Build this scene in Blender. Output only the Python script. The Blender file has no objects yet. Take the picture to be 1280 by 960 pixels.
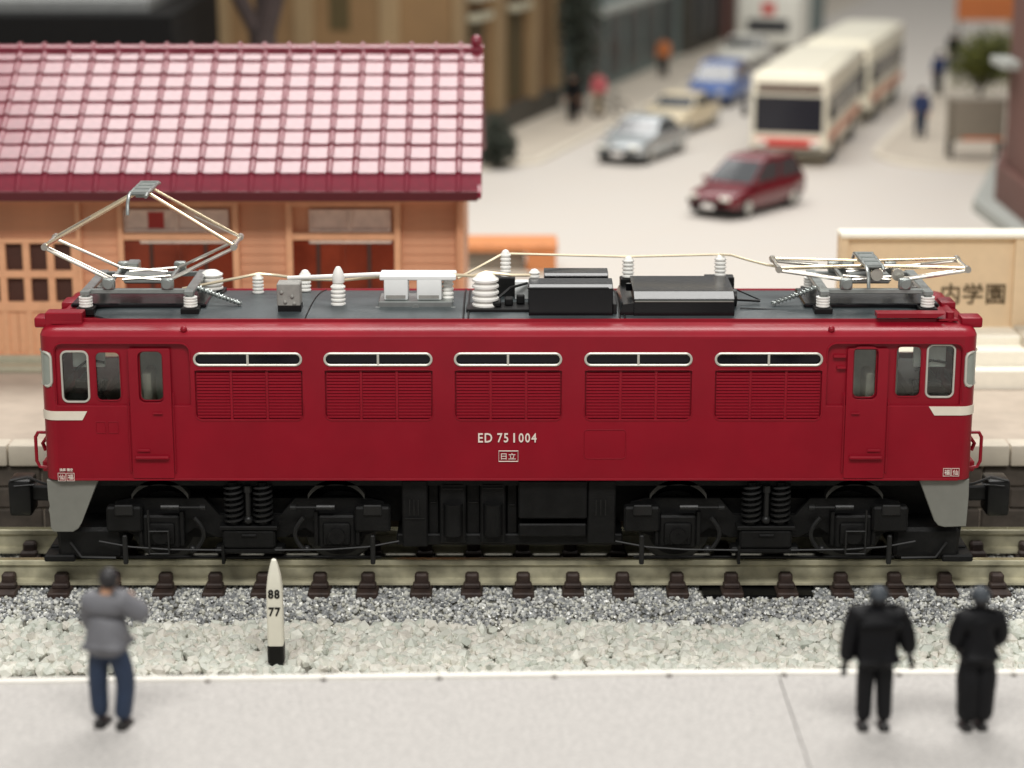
import bpy, bmesh, math, random
import numpy as np
from mathutils import Vector, Matrix
random.seed(7); np.random.seed(7)
PI = math.pi
sc = bpy.context.scene
col = sc.collection

# ------------------------------------------------------------------ camera
F = 2700.0; TH = 0.2530105; YC = 30.9488; HC = 10.48442
cd = bpy.data.cameras.new('camera'); cam = bpy.data.objects.new('camera', cd); col.objects.link(cam)
cam.location = (0, -YC, HC); cam.rotation_euler = (PI/2 - TH, 0, 0)
cd.sensor_width = 36; cd.lens = F/1280*36
cd.clip_start = 0.5; cd.clip_end = 600
cd.dof.use_dof = True; cd.dof.focus_distance = 30.7; cd.dof.aperture_fstop = 0.25
cd.dof.aperture_blades = 0
sc.camera = cam
sc.render.resolution_x = 1024; sc.render.resolution_y = 768

# ------------------------------------------------------------------ room light (indoor display under ceiling panels, plus an added front fill)
w = bpy.data.worlds.new('World'); sc.world = w; w.use_nodes = True
bg = w.node_tree.nodes['Background']
bg.inputs[0].default_value = (1.0, 0.985, 0.96, 1); bg.inputs[1].default_value = 0.33
def area(name, loc, target, sx, sy, power, colr=(1, .985, .955)):
    l = bpy.data.lights.new(name, 'AREA'); l.shape = 'RECTANGLE'; l.size = sx; l.size_y = sy
    l.energy = power; l.color = colr
    o = bpy.data.objects.new(name, l); col.objects.link(o); o.location = loc
    o.rotation_euler = (Vector(target) - Vector(loc)).to_track_quat('-Z', 'Y').to_euler()
    return o
area('overhead_light', (2, 23, 44), (2, 20, 0), 42, 17, 21000)
area('overhead_light', (0, -32, 40), (0, 0, 2), 34, 9, 16500)  # added front fill that lifts the station wall and other upright faces
area('overhead_light', (4, 65, 44), (4, 63, 0), 36, 14, 5500)
vs = sc.view_settings
vs.view_transform = 'Standard'; vs.look = 'None'; vs.gamma = 1; vs.exposure = 0.10; vs.use_curve_mapping = False
sc.render.engine = 'CYCLES'

# ------------------------------------------------------------------ measuring helpers
def at(px, py, z=None, Y=None):
    """point of the place seen at a pixel of the photograph, on the plane z or Y"""
    dx = (px-640)/F; dy = (py-480)/F
    d = Vector((dx, math.cos(TH)-dy*math.sin(TH), -math.sin(TH)-dy*math.cos(TH)))
    t = (z-HC)/d.z if z is not None else (Y+YC)/d.y
    return Vector((0, -YC, HC)) + t*d
LX0 = -0.05                      # centre of the locomotive
def SX(px, py=480): return at(px, py, Y=-1.4).x - LX0
def SZ(py): return at(640, py, Y=-1.4).z

def srgb(r, g, b):
    f = lambda c: (c/255/12.92) if c/255 <= .04045 else ((c/255+.055)/1.055)**2.4
    return (f(r), f(g), f(b))

# ------------------------------------------------------------------ materials
MATS = {}
def mat(name, c, rough=.5, metal=0., var=.06, scale=6., bump=0., bscale=40., coat=0., trans=0., spec=.5, c2=None, island=None, emit=0):
    m = bpy.data.materials.new(name); m.use_nodes = True; nt = m.node_tree; N = nt.nodes; L = nt.links
    p = N['Principled BSDF']
    tc = N.new('ShaderNodeTexCoord')
    n = N.new('ShaderNodeTexNoise'); n.inputs['Scale'].default_value = scale; n.inputs['Detail'].default_value = 5
    L.new(tc.outputs['Object'], n.inputs['Vector'])
    r = N.new('ShaderNodeValToRGB')
    a = [max(0, x*(1-var)) for x in c]; b = list(c2) if c2 else [min(1, x*(1+var)) for x in c]
    r.color_ramp.elements[0].position = .32; r.color_ramp.elements[1].position = .68
    r.color_ramp.elements[0].color = (*a, 1); r.color_ramp.elements[1].color = (*b, 1)
    L.new(n.outputs['Fac'], r.inputs['Fac'])
    out = r.outputs['Color']
    if island:
        g = N.new('ShaderNodeNewGeometry'); r2 = N.new('ShaderNodeValToRGB')
        els = r2.color_ramp.elements
        while len(els) < len(island): els.new(.5)
        for i, cc in enumerate(island):
            els[i].position = i/(len(island)-1); els[i].color = (*cc, 1)
        L.new(g.outputs['Random Per Island'], r2.inputs['Fac'])
        mx = N.new('ShaderNodeMix'); mx.data_type = 'RGBA'; mx.blend_type = 'MULTIPLY'; mx.inputs['Factor'].default_value = .5
        L.new(r2.outputs['Color'], mx.inputs['A']); L.new(r.outputs['Color'], mx.inputs['B'])
        out = mx.outputs['Result']
    L.new(out, p.inputs['Base Color'])
    p.inputs['Metallic'].default_value = metal
    p.inputs['Specular IOR Level'].default_value = spec
    p.inputs['Coat Weight'].default_value = coat
    if coat: p.inputs['Coat Roughness'].default_value = .15
    p.inputs['Transmission Weight'].default_value = trans
    mr = N.new('ShaderNodeMapRange'); mr.inputs['To Min'].default_value = max(0.02, rough*.85); mr.inputs['To Max'].default_value = min(1, rough*1.2)
    n2 = N.new('ShaderNodeTexNoise'); n2.inputs['Scale'].default_value = scale*3; n2.inputs['Detail'].default_value = 3
    L.new(tc.outputs['Object'], n2.inputs['Vector']); L.new(n2.outputs['Fac'], mr.inputs['Value']); L.new(mr.outputs['Result'], p.inputs['Roughness'])
    if bump:
        bn = N.new('ShaderNodeTexNoise'); bn.inputs['Scale'].default_value = bscale; bn.inputs['Detail'].default_value = 6
        L.new(tc.outputs['Object'], bn.inputs['Vector'])
        bu = N.new('ShaderNodeBump'); bu.inputs['Strength'].default_value = bump; bu.inputs['Distance'].default_value = .02
        L.new(bn.outputs['Fac'], bu.inputs['Height']); L.new(bu.outputs['Normal'], p.inputs['Normal'])
    MATS[name] = m
    return m
mat('loco_red', (.265, .0055, .0165), .30, var=.09, scale=1.2, bump=.05, bscale=60, spec=.34)
mat('roof_grey', srgb(60, 68, 70), .42, var=.1, scale=3, bump=.1)
mat('black_plastic', (.007, .007, .007), .4, var=.2, bump=.08, spec=.3)
mat('black_frame', (.006, .006, .006), .5, var=.35, scale=4, bump=.25, bscale=25, spec=.22)
mat('dark_metal', (.012, .012, .012), .4, var=.2, spec=.35)
mat('gloss_black', (.004, .004, .005), .24, var=.1, spec=.3, coat=.35)
mat('wheel_steel', (.035, .035, .032), .42, metal=.4)
mat('skirt_grey', srgb(122, 122, 115), .45, var=.05)
mat('silver', srgb(205, 203, 192), .35, metal=.25, var=.05)
mat('white_print', srgb(240, 225, 215), .5, var=.02)
mat('cream_band', srgb(232, 222, 205), .4, var=.03)
mat('slot_glass', (.004, .004, .007), .1, spec=.25)
mat('cab_glass', (.80, .84, .80), .04, trans=1.)
mat('cab_wall', srgb(205, 212, 198), .6)
mat('corner_glass', srgb(150, 156, 148), .12)
mat('seat_cream', srgb(215, 210, 195), .6)
mat('porcelain', srgb(246, 244, 238), .4, var=.03, scale=4)
mat('white_plastic', srgb(238, 240, 238), .45, var=.04, scale=3)
mat('roof_box_grey', srgb(150, 148, 142), .55, var=.15, scale=8, bump=.3, bscale=8)
mat('panto_steel', srgb(205, 200, 190), .3, metal=.85, var=.1)
mat('panto_brass', srgb(226, 208, 176), .26, metal=.85, var=.05)
mat('panto_grey', srgb(160, 165, 162), .32, metal=.7, var=.1)
mat('wire_cream', srgb(238, 222, 190), .32, metal=.35, var=.05)
mat('rail_side', srgb(178, 173, 148), .42, metal=.2, var=.36, scale=2.6, bump=.1, bscale=9)
mat('rail_head', srgb(205, 200, 165), .25, metal=.85, var=.1)
mat('sleeper_brown', (.035, .020, .015), .6, var=.4, scale=5, bump=.3)
mat('ballast_bed', srgb(120, 118, 108), .9, var=.3, scale=20, bump=.6)
g = lambda *a: srgb(*a)
mat('fine_ballast', (.95, .95, .95), .28, var=.25, scale=25, island=[g(110,112,114), g(180,182,182), g(160,160,158), g(140,143,145), g(240,240,232), g(205,204,190), g(252,252,248)], spec=.9)
mat('coarse_ballast', (.94, .95, .92), .5, var=.1, scale=10, island=[g(206,209,198), g(222,224,214), g(216,211,200), g(238,237,226), g(196,201,190), g(226,221,210)], spec=.35)
mat('platform_top', srgb(176, 172, 168), .8, var=.08, scale=22, bump=.7, bscale=45, c2=srgb(202, 198, 193))
mat('coping_white', srgb(245, 241, 232), .5, var=.03)
mat('platform_dark', (.06, .055, .05), .8, var=.3)
mat('back_platform', srgb(186, 172, 156), .75, var=.08, scale=2, bump=.2)
mat('back_coping', srgb(202, 193, 176), .7, var=.1, scale=2, bump=.2)
mat('stone_dark', srgb(84, 76, 68), .85, var=.35, scale=3, bump=.5, bscale=8)
mat('room_floor', srgb(60, 56, 52), .8)
mat('road', srgb(204, 198, 190), .8, var=.05, scale=.8, bump=.1, c2=srgb(200, 193, 184))
mat('pavement', srgb(190, 180, 165), .8, var=.08, scale=.6)
mat('kerb', srgb(214, 206, 190), .8)
mat('ground', srgb(150, 143, 130), .9, var=.15, scale=.5)
mat('tile_red', (.20, .012, .03), .29, var=.25, scale=2.5, spec=.65, coat=.32)
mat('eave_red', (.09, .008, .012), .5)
mat('wall_tan', srgb(210, 152, 116), .6, var=.09, scale=1.5, bump=.15)
mat('trim_tan', srgb(228, 172, 132), .5, var=.06)
mat('pane_brown', srgb(120, 52, 34), .2, var=.3, scale=1.5)
mat('inside_brown', srgb(70, 40, 30), .7)
mat('window_white', srgb(225, 205, 190), .3, var=.1)
mat('poster_red', srgb(170, 50, 42), .5)
mat('plinth', srgb(176, 172, 150), .7, var=.08)
mat('sign_cream', srgb(222, 196, 160), .6, var=.03)
mat('sign_letter', srgb(82, 66, 40), .6)
mat('wall_white', srgb(246, 240, 224), .6, var=.03)
mat('ochre', srgb(128, 100, 66), .7, var=.12, scale=.4)
mat('ochre_light', srgb(140, 118, 86), .7, var=.1, scale=.4)
mat('ochre_dark', srgb(76, 64, 34), .7)
mat('dark_green_grey', srgb(74, 70, 62), .8, var=.2)
mat('teal_wall', srgb(104, 118, 116), .6, var=.12, scale=.6)
mat('teal_dark', srgb(34, 44, 48), .3, var=.2)
mat('brown_wall', srgb(112, 78, 70), .75, var=.1, scale=.7, bump=.2, bscale=4)
mat('stone_light', srgb(165, 168, 162), .7)
mat('car_red', (.14, .006, .014), .22, coat=.6)
mat('car_silver', srgb(190, 196, 198), .25, metal=.5, coat=.4)
mat('car_beige', srgb(222, 208, 178), .3, coat=.4)
mat('car_blue', srgb(52, 92, 160), .3, coat=.4)
mat('car_white', srgb(228, 226, 215), .3, coat=.3)
mat('bus_white', srgb(244, 238, 216), .35, coat=.2)
mat('bus_orange', srgb(205, 112, 66), .4)
mat('bus_red', srgb(200, 50, 46), .4)
mat('car_glass', (.05, .055, .06), .12, spec=1., coat=1.)
mat('bus_glass', (.022, .023, .03), .15, spec=.3)
mat('tyre', (.015, .015, .015), .7)
mat('rim', srgb(190, 190, 185), .3, metal=.8)
mat('lamp_lens', srgb(235, 232, 220), .15)
mat('plate_white', srgb(240, 235, 230), .5)
mat('orange_paint', srgb(214, 138, 84), .5, var=.1)
mat('sign_orange', srgb(190, 112, 60), .5)
mat('leaf_green', srgb(104, 110, 40), .6, var=.4, scale=3, island=[g(60,66,24), g(110,116,44), g(150,150,62)])
mat('leaf_dark', srgb(40, 46, 34), .7, var=.4, scale=3)
mat('bark', srgb(62, 52, 50), .85, var=.3, scale=3, bump=.5, bscale=6)
mat('grey_coat', srgb(104, 104, 108), .6, var=.1, scale=3)
mat('jeans', srgb(28, 44, 68), .6, var=.15, scale=3)
mat('black_cloth', (.004, .004, .005), .6, spec=.2, var=.2, scale=3, bump=.1)
mat('charcoal_cloth', (.006, .006, .007), .6, spec=.2, var=.2, scale=3)
mat('shoe_black', (.008, .007, .007), .45)
mat('skin', srgb(196, 150, 120), .5)
mat('hair_dark', (.020, .018, .019), .5, var=.3)
mat('hat_grey', srgb(64, 70, 76), .55, var=.2)
mat('navy', srgb(36, 52, 92), .6)
mat('pink_cloth', srgb(190, 95, 100), .6)
mat('cream_cloth', srgb(205, 190, 165), .6)
mat('yellow_cloth', srgb(176, 160, 96), .6)
mat('post_white', srgb(238, 235, 218), .45, var=.03)
mat('slate_roof', srgb(120, 122, 120), .6, var=.1)
mat('dark_building', (.008, .008, .008), .8, spec=.15)
mat('kiosk_grey', srgb(132, 124, 110), .6)

# ------------------------------------------------------------------ mesh builder
class MB:
    def __init__(s): s.b = bmesh.new()
    def box(s, x0, x1, y0, y1, z0, z1, bev=0., seg=1, R=None):
        vs = bmesh.ops.create_cube(s.b, size=1)['verts']
        for v in vs:
            v.co = Vector(((x0+x1)/2 + v.co.x*(x1-x0), (y0+y1)/2 + v.co.y*(y1-y0), (z0+z1)/2 + v.co.z*(z1-z0)))
        if bev:
            es = list({e for v in vs for e in v.link_edges})
            r = bmesh.ops.bevel(s.b, geom=es, offset=bev, segments=seg, affect='EDGES', profile=.5)
            vs = list({v for f in r['faces'] for v in f.verts} | {v for v in vs if v.is_valid})
        if R is not None:
            for v in vs: v.co = R @ v.co
        return s
    def cyl(s, a, b, r, seg=12, r2=None):
        a = Vector(a); b = Vector(b); d = b-a; L = d.length
        if L < 1e-6: return s
        M = Matrix.Translation((a+b)/2) @ d.to_track_quat('Z', 'Y').to_matrix().to_4x4()
        bmesh.ops.create_cone(s.b, cap_ends=True, segments=seg, radius1=r, radius2=r if r2 is None else r2, depth=L, matrix=M)
        return s
    def ball(s, c, r, sx=1, sy=1, sz=1, seg=12):
        M = Matrix.Translation(c) @ Matrix.Diagonal((sx, sy, sz, 1))
        bmesh.ops.create_uvsphere(s.b, u_segments=seg, v_segments=max(6, seg//2+2), radius=r, matrix=M)
        return s
    def tube(s, pts, r, seg=6, closed=False):
        pts = [Vector(p) for p in pts]; n = len(pts); rings = []
        up = Vector((0, 0, 1)); prev = None
        for i, p in enumerate(pts):
            if closed: d = pts[(i+1) % n]-pts[i-1]
            elif i == 0: d = pts[1]-p
            elif i == n-1: d = p-pts[i-1]
            else: d = (pts[i+1]-p).normalized()+(p-pts[i-1]).normalized()
            d.normalize()
            if prev is None:
                u = d.cross(up)
                if u.length < .05: u = d.cross(Vector((0, 1, 0)))
            else: u = prev - d*prev.dot(d)
            u.normalize(); prev = u; v = d.cross(u)
            rings.append([s.b.verts.new(p+(u*math.cos(2*PI*k/seg)+v*math.sin(2*PI*k/seg))*r) for k in range(seg)])
        m = n if closed else n-1
        for i in range(m):
            A = rings[i]; B = rings[(i+1) % n]
            for k in range(seg): s.b.faces.new((A[k], A[(k+1) % seg], B[(k+1) % seg], B[k]))
        if not closed:
            s.b.faces.new(rings[0][::-1]); s.b.faces.new(rings[-1])
        return s
    def lathe(s, c, prof, seg=16):
        rings = []
        for r, z in prof:
            rings.append([s.b.verts.new((c[0]+max(r, .0005)*math.cos(2*PI*k/seg), c[1]+max(r, .0005)*math.sin(2*PI*k/seg), c[2]+z)) for k in range(seg)])
        for i in range(len(rings)-1):
            for k in range(seg): s.b.faces.new((rings[i][k], rings[i][(k+1) % seg], rings[i+1][(k+1) % seg], rings[i+1][k]))
        s.b.faces.new(rings[0][::-1]); s.b.faces.new(rings[-1])
        return s
    def prism(s, poly, fn, t0, t1):
        """polygon in 2D, fn(u,v,t)->3D, extruded from t0 to t1"""
        A = [s.b.verts.new(fn(u, v, t0)) for u, v in poly]; B = [s.b.verts.new(fn(u, v, t1)) for u, v in poly]
        n = len(poly)
        s.b.faces.new(A[::-1]); s.b.faces.new(B)
        for i in range(n): s.b.faces.new((A[i], A[(i+1) % n], B[(i+1) % n], B[i]))
        return s
    def loft(s, loops, cap=True):
        R = [[s.b.verts.new(p) for p in lp] for lp in loops]; n = len(R[0])
        for i in range(len(R)-1):
            for k in range(n): s.b.faces.new((R[i][k], R[i][(k+1) % n], R[i+1][(k+1) % n], R[i+1][k]))
        if cap: s.b.faces.new(R[0][::-1]); s.b.faces.new(R[-1])
        return s
    def quad(s, *p): s.b.faces.new([s.b.verts.new(q) for q in p]); return s
    def mesh(s, name, m, angle=35):
        bmesh.ops.recalc_face_normals(s.b, faces=s.b.faces)
        me = bpy.data.meshes.new(name); s.b.to_mesh(me); s.b.free()
        me.materials.append(MATS[m]); me.shade_smooth(); me.set_sharp_from_angle(angle=math.radians(angle))
        return me
    def build(s, name, m, parent=None, angle=35, kind=None):
        return link(name, s.mesh(name, m, angle), parent, kind)
def link(name, me, parent=None, kind=None, loc=None):
    o = bpy.data.objects.new(name, me); col.objects.link(o)
    if parent: o.parent = parent
    if kind: o['kind'] = kind
    if loc is not None: o.location = loc
    return o
def tag(o, label=None, cat=None, group=None, kind=None):
    if label: o['label'] = label
    if cat: o['category'] = cat
    if group: o['group'] = group
    if kind: o['kind'] = kind
    return o
def thing(name, label, cat, loc=(0, 0, 0), rz=0, group=None):
    o = bpy.data.objects.new(name, None); col.objects.link(o); o.location = loc; o.rotation_euler = (0, 0, rz)
    o.empty_display_size = .2
    return tag(o, label, cat, group)
def copy_tree(o, parent=None):
    c = o.copy(); col.objects.link(c); c.parent = parent
    for ch in list(o.children): copy_tree(ch, c)
    return c
def rrect(x0, x1, z0, z1, r, n=5):
    if not isinstance(r, (list, tuple)): r = [r]*4          # corners: lower-left, lower-right, upper-right, upper-left
    cs = [(x0, z0, PI, r[0], 1, 1), (x1, z0, 1.5*PI, r[1], -1, 1), (x1, z1, 0, r[2], -1, -1), (x0, z1, .5*PI, r[3], 1, -1)]
    out = []
    for cx, cz, a0, rr, sx, sz in cs:
        if rr <= 0: out.append((cx, cz)); continue
        for k in range(n+1):
            a = a0+.5*PI*k/n
            out.append((cx+sx*rr+rr*math.cos(a), cz+sz*rr+rr*math.sin(a)))
    return out
def plate_mesh(name, m, outline, holes, ext, bevel=0.):
    """flat plate in the XZ plane with holes; ext = half thickness"""
    cu = bpy.data.curves.new(name, 'CURVE'); cu.dimensions = '2D'; cu.fill_mode = 'BOTH'; cu.extrude = ext; cu.bevel_depth = bevel; cu.bevel_resolution = 1
    for poly in [outline]+holes:
        sp = cu.splines.new('POLY'); sp.points.add(len(poly)-1); sp.use_cyclic_u = True
        for i, (x, z) in enumerate(poly): sp.points[i].co = (x, z, 0, 1)
    o = bpy.data.objects.new(name, cu); col.objects.link(o)
    dg = bpy.context.evaluated_depsgraph_get(); me = bpy.data.meshes.new_from_object(o.evaluated_get(dg))
    bpy.data.objects.remove(o); bpy.data.curves.remove(cu)
    me.transform(Matrix.Rotation(PI/2, 4, 'X'))
    me.materials.clear(); me.materials.append(MATS[m]); me.shade_smooth(); me.set_sharp_from_angle(angle=math.radians(30)); me.name = name
    return me
def text_mesh(name, m, body, size, ext=.004, spacing=1.0, xscale=1., thick=0.):
    cu = bpy.data.curves.new(name, 'FONT'); cu.body = body; cu.size = size; cu.extrude = ext; cu.align_x = 'CENTER'; cu.align_y = 'CENTER'; cu.space_character = spacing; cu.resolution_u = 3
    cu.offset = thick
    o = bpy.data.objects.new(name, cu); col.objects.link(o)
    dg = bpy.context.evaluated_depsgraph_get(); me = bpy.data.meshes.new_from_object(o.evaluated_get(dg))
    bpy.data.objects.remove(o); bpy.data.curves.remove(cu)
    me.transform(Matrix.Rotation(PI/2, 4, 'X') @ Matrix.Diagonal((xscale, 1, 1, 1)))
    me.materials.clear(); me.materials.append(MATS[m]); me.name = name
    return me

# ================================================================== SETTING
GZ = -.7
m = MB(); m.box(-60, 110, -13.4, 400, GZ-2.5, GZ); m.build('ground', 'ground', kind='structure')
m = MB(); m.quad((-400, -300, -60), (400, -300, -60), (400, 500, -60), (-400, 500, -60)); m.build('room_floor', 'room_floor', kind='structure')
# street axis in plan
SA = math.radians(17.3); U = Vector((math.sin(SA), math.cos(SA), 0)); V = Vector((math.cos(SA), -math.sin(SA), 0))
SO = Vector((9.1, 38, 0))
def street(u, v, z=0): return SO + U*u + V*v + Vector((0, 0, z))
m = MB(); m.prism([(-60, 5.45), (70, 5.45), (90, 260), (-70, 260)], lambda u, v, t: (u, v, t), GZ-.1, 0.0)
m.build('road', 'road', kind='structure')
# ballast bed: cross section extruded along X
m = MB()
sec = [(-3.8, GZ), (-3.8, -.62), (-1.9, -.60), (-1.25, -.47), (1.2, -.47), (1.75, -.6), (1.75, GZ)]
m.prism(sec, lambda y, z, t: (t, y, z), -16, 16); m.build('trackbed', 'ballast_bed', kind='structure')

def stones(name, pts, rad, mt, seed):
    rs = np.random.RandomState(seed)
    bm = bmesh.new(); bmesh.ops.create_icosphere(bm, subdivisions=1, radius=1)
    V0 = np.array([v.co[:] for v in bm.verts]); F0 = np.array([[v.index for v in f.verts] for f in bm.faces]); bm.free()
    n = len(pts); nv = len(V0)
    rad = np.asarray(rad).reshape(n, 1, 1)
    vv = V0[None]*(1+rs.uniform(-.27, .16, (n, nv, 1)))*rad*rs.uniform(.65, 1.25, (n, 1, 3))
    q = rs.normal(size=(n, 4)); q /= np.linalg.norm(q, axis=1)[:, None]; w_, x, y, z = q.T
    R = np.stack([1-2*(y*y+z*z), 2*(x*y-z*w_), 2*(x*z+y*w_), 2*(x*y+z*w_), 1-2*(x*x+z*z), 2*(y*z-x*w_), 2*(x*z-y*w_), 2*(y*z+x*w_), 1-2*(x*x+y*y)], 1).reshape(n, 3, 3)
    vv = np.einsum('nij,nkj->nki', R, vv) + pts[:, None, :]
    ff = (F0[None] + (np.arange(n)*nv)[:, None, None]).reshape(-1, 3)
    me = bpy.data.meshes.new(name); me.vertices.add(n*nv); me.vertices.foreach_set('co', vv.reshape(-1))
    nf = len(ff); me.loops.add(nf*3); me.loops.foreach_set('vertex_index', ff.reshape(-1).astype(np.int32))
    me.polygons.add(nf); me.polygons.foreach_set('loop_start', np.arange(nf, dtype=np.int32)*3)
    me.update(calc_edges=True); me.shade_flat(); me.materials.append(MATS[mt])
    return link(name, me, kind='stuff')
def bedz(y): return np.interp(y, [-3.8, -1.9, -1.25, 1.2, 1.75], [-.62, -.60, -.47, -.47, -.6])
rs = np.random.RandomState(3)
n = 26000; x = rs.uniform(-10.5, 10.5, n); y = rs.uniform(-2.1, -.62, n)
edge = -1.92+.10*np.sin(x*1.7)+.06*np.sin(x*5.1+1); k = y > edge+rs.normal(0, .10, n); x, y = x[k], y[k]
hole = (x > 2.75) & (x < 4.45) & (y > -1.2); x, y = x[~hole], y[~hole]
z = bedz(y)+rs.uniform(0, .05, len(x))
stones('fine_ballast', np.stack([x, y, z], 1), rs.uniform(.018, .042, len(x)), 'fine_ballast', 5)
n = 5200; x = rs.uniform(-10.5, 10.5, n); y = rs.uniform(.5, 1.5, n); k = np.abs(x) > 5.5; x, y = x[k], y[k]
n2 = 9000; x2 = rs.uniform(-10.5, 10.5, n2); y2 = rs.uniform(-.6, .6, n2); k = np.abs(x2) > 5; x = np.r_[x, x2[k]]; y = np.r_[y, y2[k]]
stones('fine_ballast', np.stack([x, y, bedz(y)+rs.uniform(0, .05, len(x))], 1), rs.uniform(.018, .042, len(x)), 'fine_ballast', 6)
n = 7000; x = rs.uniform(-10.5, 10.5, n); y = rs.uniform(-3.75, -1.9, n)
edge = -1.97+.10*np.sin(x*1.7)+.06*np.sin(x*5.1+1); k = y < edge+rs.normal(0, .09, n); x, y = x[k], y[k]
stones('coarse_ballast', np.stack([x, y, bedz(y)+rs.uniform(0, .06, len(x))], 1), rs.uniform(.045, .12, len(x)), 'coarse_ballast', 8)

# ------------------------------------------------------------------ track
tr = thing('railway_track', 'straight railway track with two steel rails on dark brown sleepers under the locomotive', 'railway track', (0, 0, -.35))
RH = .35
def rail(y, name='rail'):
    p = [(-.17, .0), (-.17, .03), (-.035, .07), (-.03, .24), (-.075, .28), (-.075, RH-.01), (-.06, RH), (.06, RH), (.075, RH-.01), (.075, .28), (.03, .24), (.035, .07), (.17, .03), (.17, 0)]
    m = MB(); m.prism(p, lambda a, b, t: (t, y+a, b), -15, 15); return m.build(name, 'rail_side', tr, angle=20)
rail(-.715); rail(.715)
for y in (-.715, .715):
    m = MB(); m.box(-15, 15, y-.055, y+.055, RH+.001, RH+.004); m.build('running_surface', 'rail_head', tr.children[0 if y < 0 else 1])
m = MB(); m.box(-.16, .16, -1.22, 1.22, -.14, -.005, bev=.02)
for y in (-.715, .715):
    for s_ in (-1, 1):
        m.box(-.125, .125, y+s_*.24-.08, y+s_*.24+.08, -.01, .07, bev=.02)
        m.box(-.10, .10, y+s_*.15-.08, y+s_*.15+.08, .03, .19, bev=.03)
slp = m.mesh('sleeper', 'sleeper_brown')
sx0 = [11, 77, 141, 207, 269, 329, 400, 460, 527, 590, 654, 716, 778, 846, 914, 982, 1051, 1118, 1181, 1246]
sxs = [at(p, 735, z=-.38).x for p in sx0]
sxs += [sxs[0]-.757*(i+1) for i in range(6)] + [sxs[-1]+.757*(i+1) for i in range(6)]
for x_ in sxs: link('sleeper', slp, tr, loc=(x_, 0, 0))

# dark opening under the track between three sleepers
m = MB(); m.box(2.8, 4.4, -1.16, -.2, -.46, -.40)
m.build('cable_trough', 'black_frame'); tag(bpy.data.objects['cable_trough'], 'black cable trough lying between sleepers under the near rail, right of centre', 'trough')

# ------------------------------------------------------------------ foreground platform
pl = thing('foreground_platform', 'pale speckled concrete platform in front of the track where three figures stand', 'platform', (0, -14, 0))
EL = at(0, 850, z=1.1); ER = at(900, 839, z=1.1); sl = (ER.y-EL.y)/(ER.x-EL.x)
def ey(x): return min(EL.y + sl*(x-EL.x), ER.y+ (x-ER.x)*.0)
jt = at(975, 850, z=1.1).x
jb = at(1012, 958, z=1.1)
def slabpoly(x0a, x0b, x1a, x1b): return [(x0b, -13.2), (x1b, -13.2), (x1a, ey(x1a)-.115), (x0a, ey(x0a)-.115)]
jl = (jb.x-jt)/(jb.y-ey(jt))
xb = jt + jl*(-13.2-ey(jt))
for x0a, x0b, x1a, x1b in ((-14, -14, jt-.008, xb-.008), (jt+.008, xb+.008, 14, 14)):
    m = MB(); m.prism(slabpoly(x0a, x0b, x1a, x1b), lambda u, v, t: (u, v+14, t), .95, 1.1); m.build('slab', 'platform_top', pl)
m = MB(); m.prism([(-14, -13.2), (14, -13.2), (14, ey(14)-.16), (-14, ey(-14)-.16)], lambda u, v, t: (u, v+14, t), GZ, .94); m.build('base', 'platform_dark', pl)
def step_x():
    a = at(405, 846, z=1.1).x; return [a+1.31*i for i in range(-9, 9)]
xs = step_x()
for i in range(len(xs)-1):
    x0, x1 = xs[i]+.004, xs[i+1]-.004
    if xs[i] < jt < xs[i+1]: pass
    m = MB(); m.prism([(x0, ey(x0)-.10), (x1, ey(x1)-.10), (x1, ey(x1)), (x0, ey(x0))], lambda u, v, t: (u, v+14, t), .98, 1.125)
    m.build('coping', 'coping_white', pl)
    m = MB(); m.box(x0-.03, x0+.03, ey(x0)-.165+14, ey(x0)-.102+14, 1.09, 1.108); m.build('notch', 'stone_dark', pl)

# ------------------------------------------------------------------ station platform behind
bp = thing('station_platform', 'beige station platform behind the locomotive with pale edge stones above dark masonry', 'platform', (0, 3, 0))
m = MB(); m.prism([(-24, 1.98-3), (24, 1.98-3), (24, 5.42-3), (-.6, 5.42-3), (-.6, 10.9-3), (-24, 10.9-3)], lambda u, v, t: (u, v, t), GZ, .985); m.build('deck', 'back_platform', bp)
m = MB(); m.box(-.6, .6, 0, .42, -.34, 0, bev=.03, seg=2); cop = m.mesh('edge_stone', 'back_coping')
x0 = at(8, 560, Y=1.8).x
for i in range(-8, 22): link('edge_stone', cop, bp, loc=(x0+.61+1.22*i, 1.83-3, 1.0))
m = MB(); m.box(-.43, .43, 0, .12, -.17, .17, bev=.03); ms = m.mesh('stone', 'stone_dark')
for r_ in range(4):
    for i in range(-13, 14):
        o = link('stone', ms, bp, loc=(i*.88+(.44 if r_ % 2 else 0), 1.92-3+random.uniform(-.015, .015), .46-.355*r_))

# ================================================================== LOCOMOTIVE
lo = thing('electric_locomotive', 'red model electric locomotive with grey roof, raised left pantograph and silver window frames', 'locomotive', (LX0, 0, 0))
ZB = SZ(600); ZT = 3.50
HL, HW, CR = 6.62, 1.40, .20
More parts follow.
